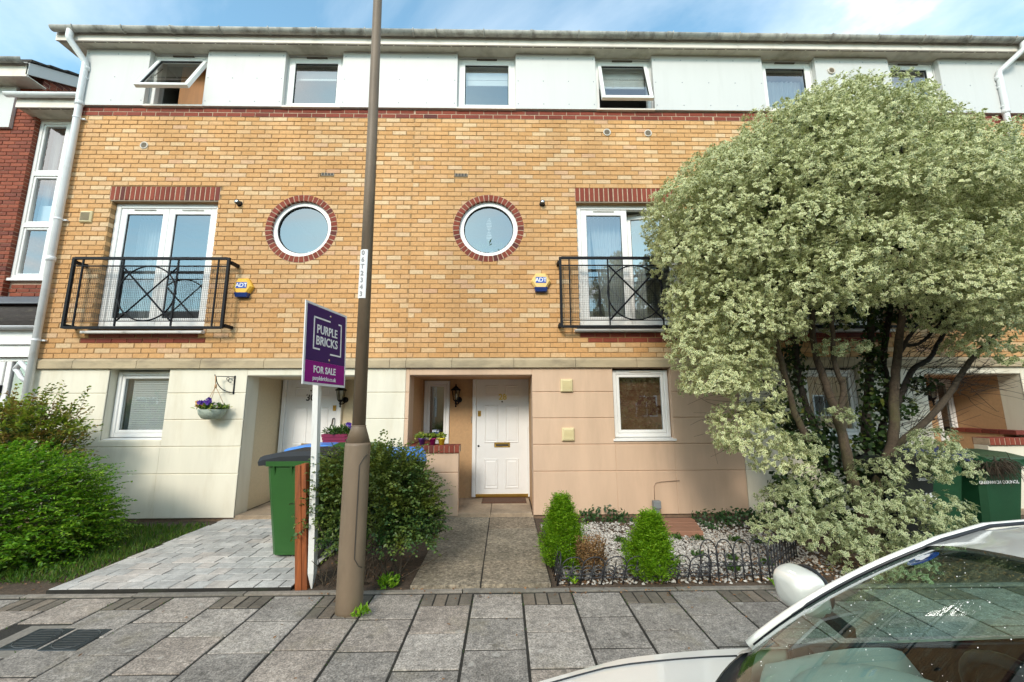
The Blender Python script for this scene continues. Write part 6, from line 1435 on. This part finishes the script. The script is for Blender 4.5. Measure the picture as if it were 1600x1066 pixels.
# wings and sides in one skin from nose to tail
ST = [(-.66,.30,.44,.52),(-.60,.56,.48,.60),(-.46,.70,.58,.655),(-.2,.79,.65,.70),(.1,.83,.70,.745),(.45,.85,.735,.785),(.80,.862,.785,.80),(1.2,.868,.795,.80),(1.9,.868,.81,.80),(2.6,.86,.82,.80),(3.1,.835,.80,.78),(3.5,.77,.74,.74),(3.66,.62,.62,.66)]
q = MB(); k = len(ST)
for sg in (-1, 1):
    rows = []
    for x, hw, zs, _ in ST: rows.append([(x, CY+sg*hw*.93, .02), (x, CY+sg*hw*.985, .10), (x, CY+sg*hw*1.0, .34), (x, CY+sg*hw*.997, zs-.13), (x, CY+sg*hw*.982, zs-.04), (x, CY+sg*(hw*.965), zs-.004), (x, CY+sg*(hw*.93), zs+.006)])
    vs = [p for r in rows for p in r]; m = 7; q.add(vs, [(i*m+j, (i+1)*m+j, (i+1)*m+j+1, i*m+j+1) if sg > 0 else (i*m+j+1, (i+1)*m+j+1, (i+1)*m+j, i*m+j) for i in range(k-1) for j in range(m-1)], True)
q.grid(lambda u, v: (cl(-.67, -.52, v**2)-.06*(1-(2*u-1)**2), CY+(2*u-1)*cl(.30, .70, v), cl(.05, .62, v)), 12, 8); q.grid(lambda u, v: (3.68-.1*v+.03*(1-(2*u-1)**2), CY+(2*u-1)*.62, cl(.05, .80, v)), 12, 6)
q.build('body', 'car_paint', car)
q = MB(); q.grid(lambda u, v: (cl(2.95, 3.6, u), CY+(2*v-1)*cl(.78, .66, u), cl(.87, .80, u)-.05*(2*v-1)**4), 8, 10); q.build('boot_lid', 'car_paint', car)
# scuttle between bonnet and glass, with wipers
q = MB(); q.grid(lambda u, v: tuple(Vector(hood(1.0, v)).lerp(ws_base(-1+2*v)+Vector((.01, 0, -.012)), u)+Vector((0, 0, -.012*math.sin(u*PI)-.006))), 6, 24); q.build('scuttle', 'car_trim', car)
for y0, y1 in ((.95, .35), (.45, -.12)):
    q = MB(); pts = [ws((y-CY)/1.6+.5, .05+.02*k, .018) for k, y in enumerate(np.linspace(y0, y1, 6))]; q.tube(pts, .008, 6); q.tube([ws((y0-CY)/1.6+.5, -.05, .01), ws((cl(y0, y1, .5)-CY)/1.6+.5, .09, .026)], .010, 6); q.build('wiper', 'car_trim', car)
# pillars, roof, drip strip
def roof_edge(x, sg):
    x = float(x); t0 = ws_top(1); hw = np.interp(x, [t0.x, 1.5, 2.1, 2.6, 3.05], [.615, .60, .60, .57, .54]); z = np.interp(x, [t0.x, 1.33, 1.475, 1.9, 2.3, 2.7, 3.05], [1.145, 1.192, 1.208, 1.22, 1.19, 1.08, .88]); return Vector((x, CY+sg*float(hw), float(z)))
for sg in (-1, 1):
    t = sg; pts = [ws((t+1)/2, v, .004)+Vector((.0, sg*.010, -.002)) for v in np.linspace(-.06, 1, 12)] + [roof_edge(x, sg)+Vector((0, sg*.012, .002)) for x in np.linspace(1.24, 3.05, 14)]
    q = MB(); q.tube(pts, .013, 8); q.build('pillar_trim', 'car_paint', car)
    q = MB(); pts2 = [p + Vector((.006, -sg*.013, .008)) for p in pts]; q.tube(pts2, .005, 6); q.build('drip_strip', 'car_trim', car)
    q = MB(); q.grid(lambda u, v: tuple(Vector((cl(.86, 2.85, u), CY+sg*(.845-.04*v), .80)).lerp(roof_edge(cl(1.2, 2.85, u), sg), v)), 20, 4); q.build('side_window', 'side_glass', car)
    for xb in (1.75, 2.55): q = MB(); q.tube([(xb, CY+sg*.835, .80), roof_edge(xb+.06, sg)], .028, 6); q.build('door_pillar', 'car_trim', car)
def roof(u, v):
    t = -1+2*v; a = ws_top(t); x = cl(a.x, 2.55, u); e = roof_edge(max(x, 1.2), 1); hw = e.y-CY; cz = np.interp(x, [1.0, 1.35, 1.8, 2.2, 2.55], [1.262, 1.315, 1.33, 1.30, 1.20]); z = e.z + (float(cz)-e.z)*(1-t*t)
    if u < .001: return tuple(a+Vector((-.004, 0, .006)))
    return (x, CY+t*hw, z)
q = MB(); q.grid(roof, 18, 22); q.build('roof', 'car_paint', car)
q = MB(); q.grid(lambda u, v: (cl(2.55, 3.02, u), CY+(2*v-1)*cl(.56, .60, u), cl(1.20, .87, u)+.03*(1-(2*v-1)**2)*(1-u)), 8, 12); q.build('rear_window', 'side_glass', car)
# inside
q = MB(); q.grid(lambda u, v: (lambda p: (p.x+.025+u*.46, p.y*.94+CY*.06, p.z-.035+.035*math.sin(u*PI*.8)-(.10*max(0, u-.82)/.18)))(ws_base(-1+2*v)), 12, 24); q.build('dashboard', 'car_dash', car)
q = MB(); q.grid(lambda u, v: (lambda a, b: (.90+.26*math.cos(a)*math.cos(b), .98+.27*math.sin(a)*math.cos(b), .80+.115*math.sin(b)))(2*PI*u, PI/2*v), 28, 8); q.build('instrument_cowl', 'car_dash', car)
q = MB(); q.grid(lambda u, v: (lambda p: (p.x+.06+u*.17, p.y, p.z-.012+.02*u))(ws_base(cl(.42, .86, v))), 4, 8); q.build('dash_vent_cover', 'car_dash', car)
q = MB(); q.box(.95, 1.0, -.2, 1.4, .3, .80); q.build('dash_front', 'car_dark', car)
q = MB(); wc = Vector((1.22, .98, .80)); q.tube([wc + Vector((-.075*math.sin(a)-.0, .185*math.cos(a), .17*math.sin(a))) for a in np.linspace(0, 2*PI, 33)], .016, 8, False); q.tube([wc+Vector((-.02, .17, 0)), wc, wc+Vector((-.02, -.17, 0))], .018, 6); q.tube([wc, wc+Vector((.07, 0, -.15))], .018, 6); q.lathe([(.055, -.02), (.06, 0), (.05, .02)], 14, wc, 'x'); q.build('steering_wheel', 'car_trim', car)
for yy in (.22, .98):
    q = MB(); q.hexa([(1.35,yy-.24,.2),(1.9,yy-.24,.2),(1.9,yy+.24,.2),(1.35,yy+.24,.2),(1.38,yy-.23,.42),(1.9,yy-.23,.38),(1.9,yy+.23,.38),(1.38,yy+.23,.42)]); q.hexa([(1.80,yy-.24,.36),(1.95,yy-.24,.36),(1.95,yy+.24,.36),(1.80,yy+.24,.36),(2.02,yy-.19,.92),(2.12,yy-.19,.92),(2.12,yy+.19,.92),(2.02,yy+.19,.92)]); q.hexa([(2.04,yy-.12,.96),(2.13,yy-.12,.96),(2.13,yy+.12,.96),(2.04,yy+.12,.96),(2.07,yy-.11,1.12),(2.14,yy-.11,1.12),(2.14,yy+.11,1.12),(2.07,yy+.11,1.12)]); q.build('seat', 'car_seat', car)
q = MB(); q.box(.6, 3.0, CY-.80, CY+.80, .0, .16); q.box(.9, 2.8, CY+.795, CY+.815, .1, .80); q.box(.9, 2.8, CY-.815, CY-.795, .1, .80); q.box(2.5, 2.95, CY-.6, CY+.6, .2, .86); q.build('cabin_trim', 'car_dark', car)
q = MB(); m0 = ws(.5, .90, -.05); q.hexa([(m0.x-.01,m0.y-.12,m0.z-.06),(m0.x+.03,m0.y-.12,m0.z-.06),(m0.x+.03,m0.y+.12,m0.z-.06),(m0.x-.01,m0.y+.12,m0.z-.06),(m0.x-.01,m0.y-.11,m0.z+.01),(m0.x+.03,m0.y-.11,m0.z+.01),(m0.x+.03,m0.y+.11,m0.z+.01),(m0.x-.01,m0.y+.11,m0.z+.01)]); q.build('rear_view_mirror', 'car_trim', car)
# door mirror on the kerb side
mc = Vector((1.125, 1.635, .868)); q = MB()
def shell_pt(u, v):
    a = 2*PI*u; b = PI*v; ca, sa = math.cos(a), math.sin(a); sx = math.sin(b)**.55
    sq = lambda c, p: math.copysign(abs(c)**p, c)
    depth = -math.cos(b); return (mc.x + (.09*depth if depth < 0 else .04*depth) - .012*sq(sa, .6)*sx, mc.y + .112*sq(ca, .62)*sx + .02*depth, mc.z + .078*sq(sa, .62)*sx - .012*ca*sx)
q.grid(shell_pt, 32, 16); mo = q.build('door_mirror', 'car_paint', car)
q = MB(); q.tube([(mc.x+.04+.0, mc.y+.098*math.cos(a)+.018, mc.z+.066*math.sin(a)) for a in np.linspace(0, 2*PI, 25)], .007, 6, False); q.build('mirror_rim', 'car_trim', mo)
q = MB(); q.hexa([(mc.x-.01,mc.y-.18,mc.z-.075),(mc.x+.03,mc.y-.18,mc.z-.075),(mc.x+.02,mc.y-.05,mc.z-.06),(mc.x-.01,mc.y-.05,mc.z-.06),(mc.x-.01,mc.y-.18,mc.z-.045),(mc.x+.03,mc.y-.18,mc.z-.045),(mc.x+.02,mc.y-.05,mc.z-.03),(mc.x-.01,mc.y-.05,mc.z-.03)]); q.build('mirror_arm', 'car_trim', mo)
# specks of bird lime and blossom on the glass
q = MB()
for k in range(430):
    u, v = random.uniform(.30, .985), random.uniform(.06, .985); p = ws(u, v, .0015); r = random.choice([.0006, .0007, .0008, .0009, .0011, .0016])*random.uniform(.7, 1.1); tx = Vector((.76, 0, .65)); ty = Vector((0, 1, 0)); nn = Vector((-.65, 0, .76))
    pts = [p + (tx*math.cos(a)+ty*math.sin(a))*r*random.uniform(.7, 1.2) for a in np.linspace(0, 5.03, 5)]; q.add(pts+[p+nn*r*.5], [(i, (i+1) % 5, 5) for i in range(5)])
tag(q.build('speck', 'speck', car), kind='stuff')
# round blue sticker at the top corner of the glass
def sticker_pt(a, b, off): return ws(.905+a, .905+b, off)
q = MB(); q.grid(lambda u, v: tuple(sticker_pt(.034*v*math.cos(2*PI*u), .062*v*math.sin(2*PI*u), -.002)), 28, 3); so = q.build('sticker', 'sticker_blue', car)
q = MB()
for (x, y), (rx, ry), an in (((-.008, .004), (.006, .022), .5), ((.008, .004), (.006, .020), -.6), ((0, .022), (.008, .014), 0), ((.0, -.014), (.010, .010), 0), ((-.014, -.008), (.006, .010), 1.0), ((.014, -.006), (.006, .010), -1.0), ((0, .005), (.003, .03), 0)):
    pts = []
    for t in np.linspace(0, 2*PI, 13)[:-1]:
        a0, b0 = rx*math.cos(t), ry*math.sin(t); pts.append(sticker_pt(x+a0*math.cos(an)-b0*.5*math.sin(an), y+a0*2*math.sin(an)+b0*math.cos(an), .0012))
    q.add(pts, [tuple(range(12))])
for k in range(26):
    t = PI*1.02+k*.082*1.3 if k < 24 else 0
    q.add([sticker_pt(.029*math.cos(t)+dx2, .053*math.sin(t)+dy2, .0012) for dx2, dy2 in ((-.0007, -.002), (.0007, -.002), (.0007, .002), (-.0007, .002))], [(0,1,2,3)])
q.build('sticker_emblem', 'white_print', so)
for x in (.02, 2.9):
    for sg in (-1, 1):
        q = MB(); q.lathe([(.20, -.095), (.29, -.095), (.305, -.07), (.305, .07), (.29, .095), (.20, .095)], 32, (x, CY+sg*.73, .19), 'y'); w = q.build('wheel', 'rubber', car)
        q = MB(); q.lathe([(.20, -.09), (.05, -.10), (.05, .10), (.20, .09)], 24, (x, CY+sg*.73, .19), 'y'); q.build('rim', 'chrome', w)
for sg in (-1, 1):
    q = MB(); q.grid(lambda u, v: (-.62+.22*u, CY+sg*(.38+.32*u), .44+.14*v+.03*u), 4, 3); q.build('headlight', 'chrome', car)
    q = MB(); q.grid(lambda u, v: (3.685-.02*v, CY+sg*(.40+.2*u), .50+.18*v), 3, 3); q.build('tail_light', 'lamp_red', car)

# ------------------------------------------------------------------ across the street, seen only in the window panes
op = empty('brick_terrace', (0, -12.5, 0), 'orange brick terrace across the street, mirrored in the ground floor panes', 'house')
q = MB(); q.box(-26, 26, -20, -12.5, -.1, 6.2); q.build('wall', 'opposite_brick' if 'opposite_brick' in M else 'yellow_brick', op)
q = MB(); q.hexa([(-26.3,-20.3,6.2),(26.3,-20.3,6.2),(26.3,-12.1,6.2),(-26.3,-12.1,6.2),(-26.3,-16.4,8.2),(26.3,-16.4,8.2),(26.3,-16,8.2),(-26.3,-16,8.2)]); q.build('roof', 'roof_tile', op)
for k in range(-9, 10):
    for z in (.9, 3.7):
        x = k*2.7+.4; q = MB()
        q.box(x-.65, x+.65, -12.5, -12.44, z, z+1.25); f = q.build('window_frame', 'upvc', op); q = MB(); q.box(x-.56, x-.03, -12.46, -12.425, z+.08, z+1.17); q.box(x+.03, x+.56, -12.46, -12.425, z+.08, z+1.17); q.build('pane', 'dark_hole', f)
ot = empty('street_tree', (4.2, -6.2, 0), 'leafy green tree across the street, mirrored in the right French door pane', 'tree')
q = MB(); limb(q, [(4.2,-6.2,-.1), (4.25,-6.2,1.2), (4.2,-6.2,2.2)], .14, .09); q.build('trunk', 'bark', ot)
leaf_mass([((4.2+random.uniform(-1.2,1.2), -6.2+random.uniform(-1, 1), 3.2+random.uniform(-1, 1.6)), random.uniform(.5, .9)) for k in range(16)], 60, .14, .09, 'opposite_leaf', ot, 'crown')
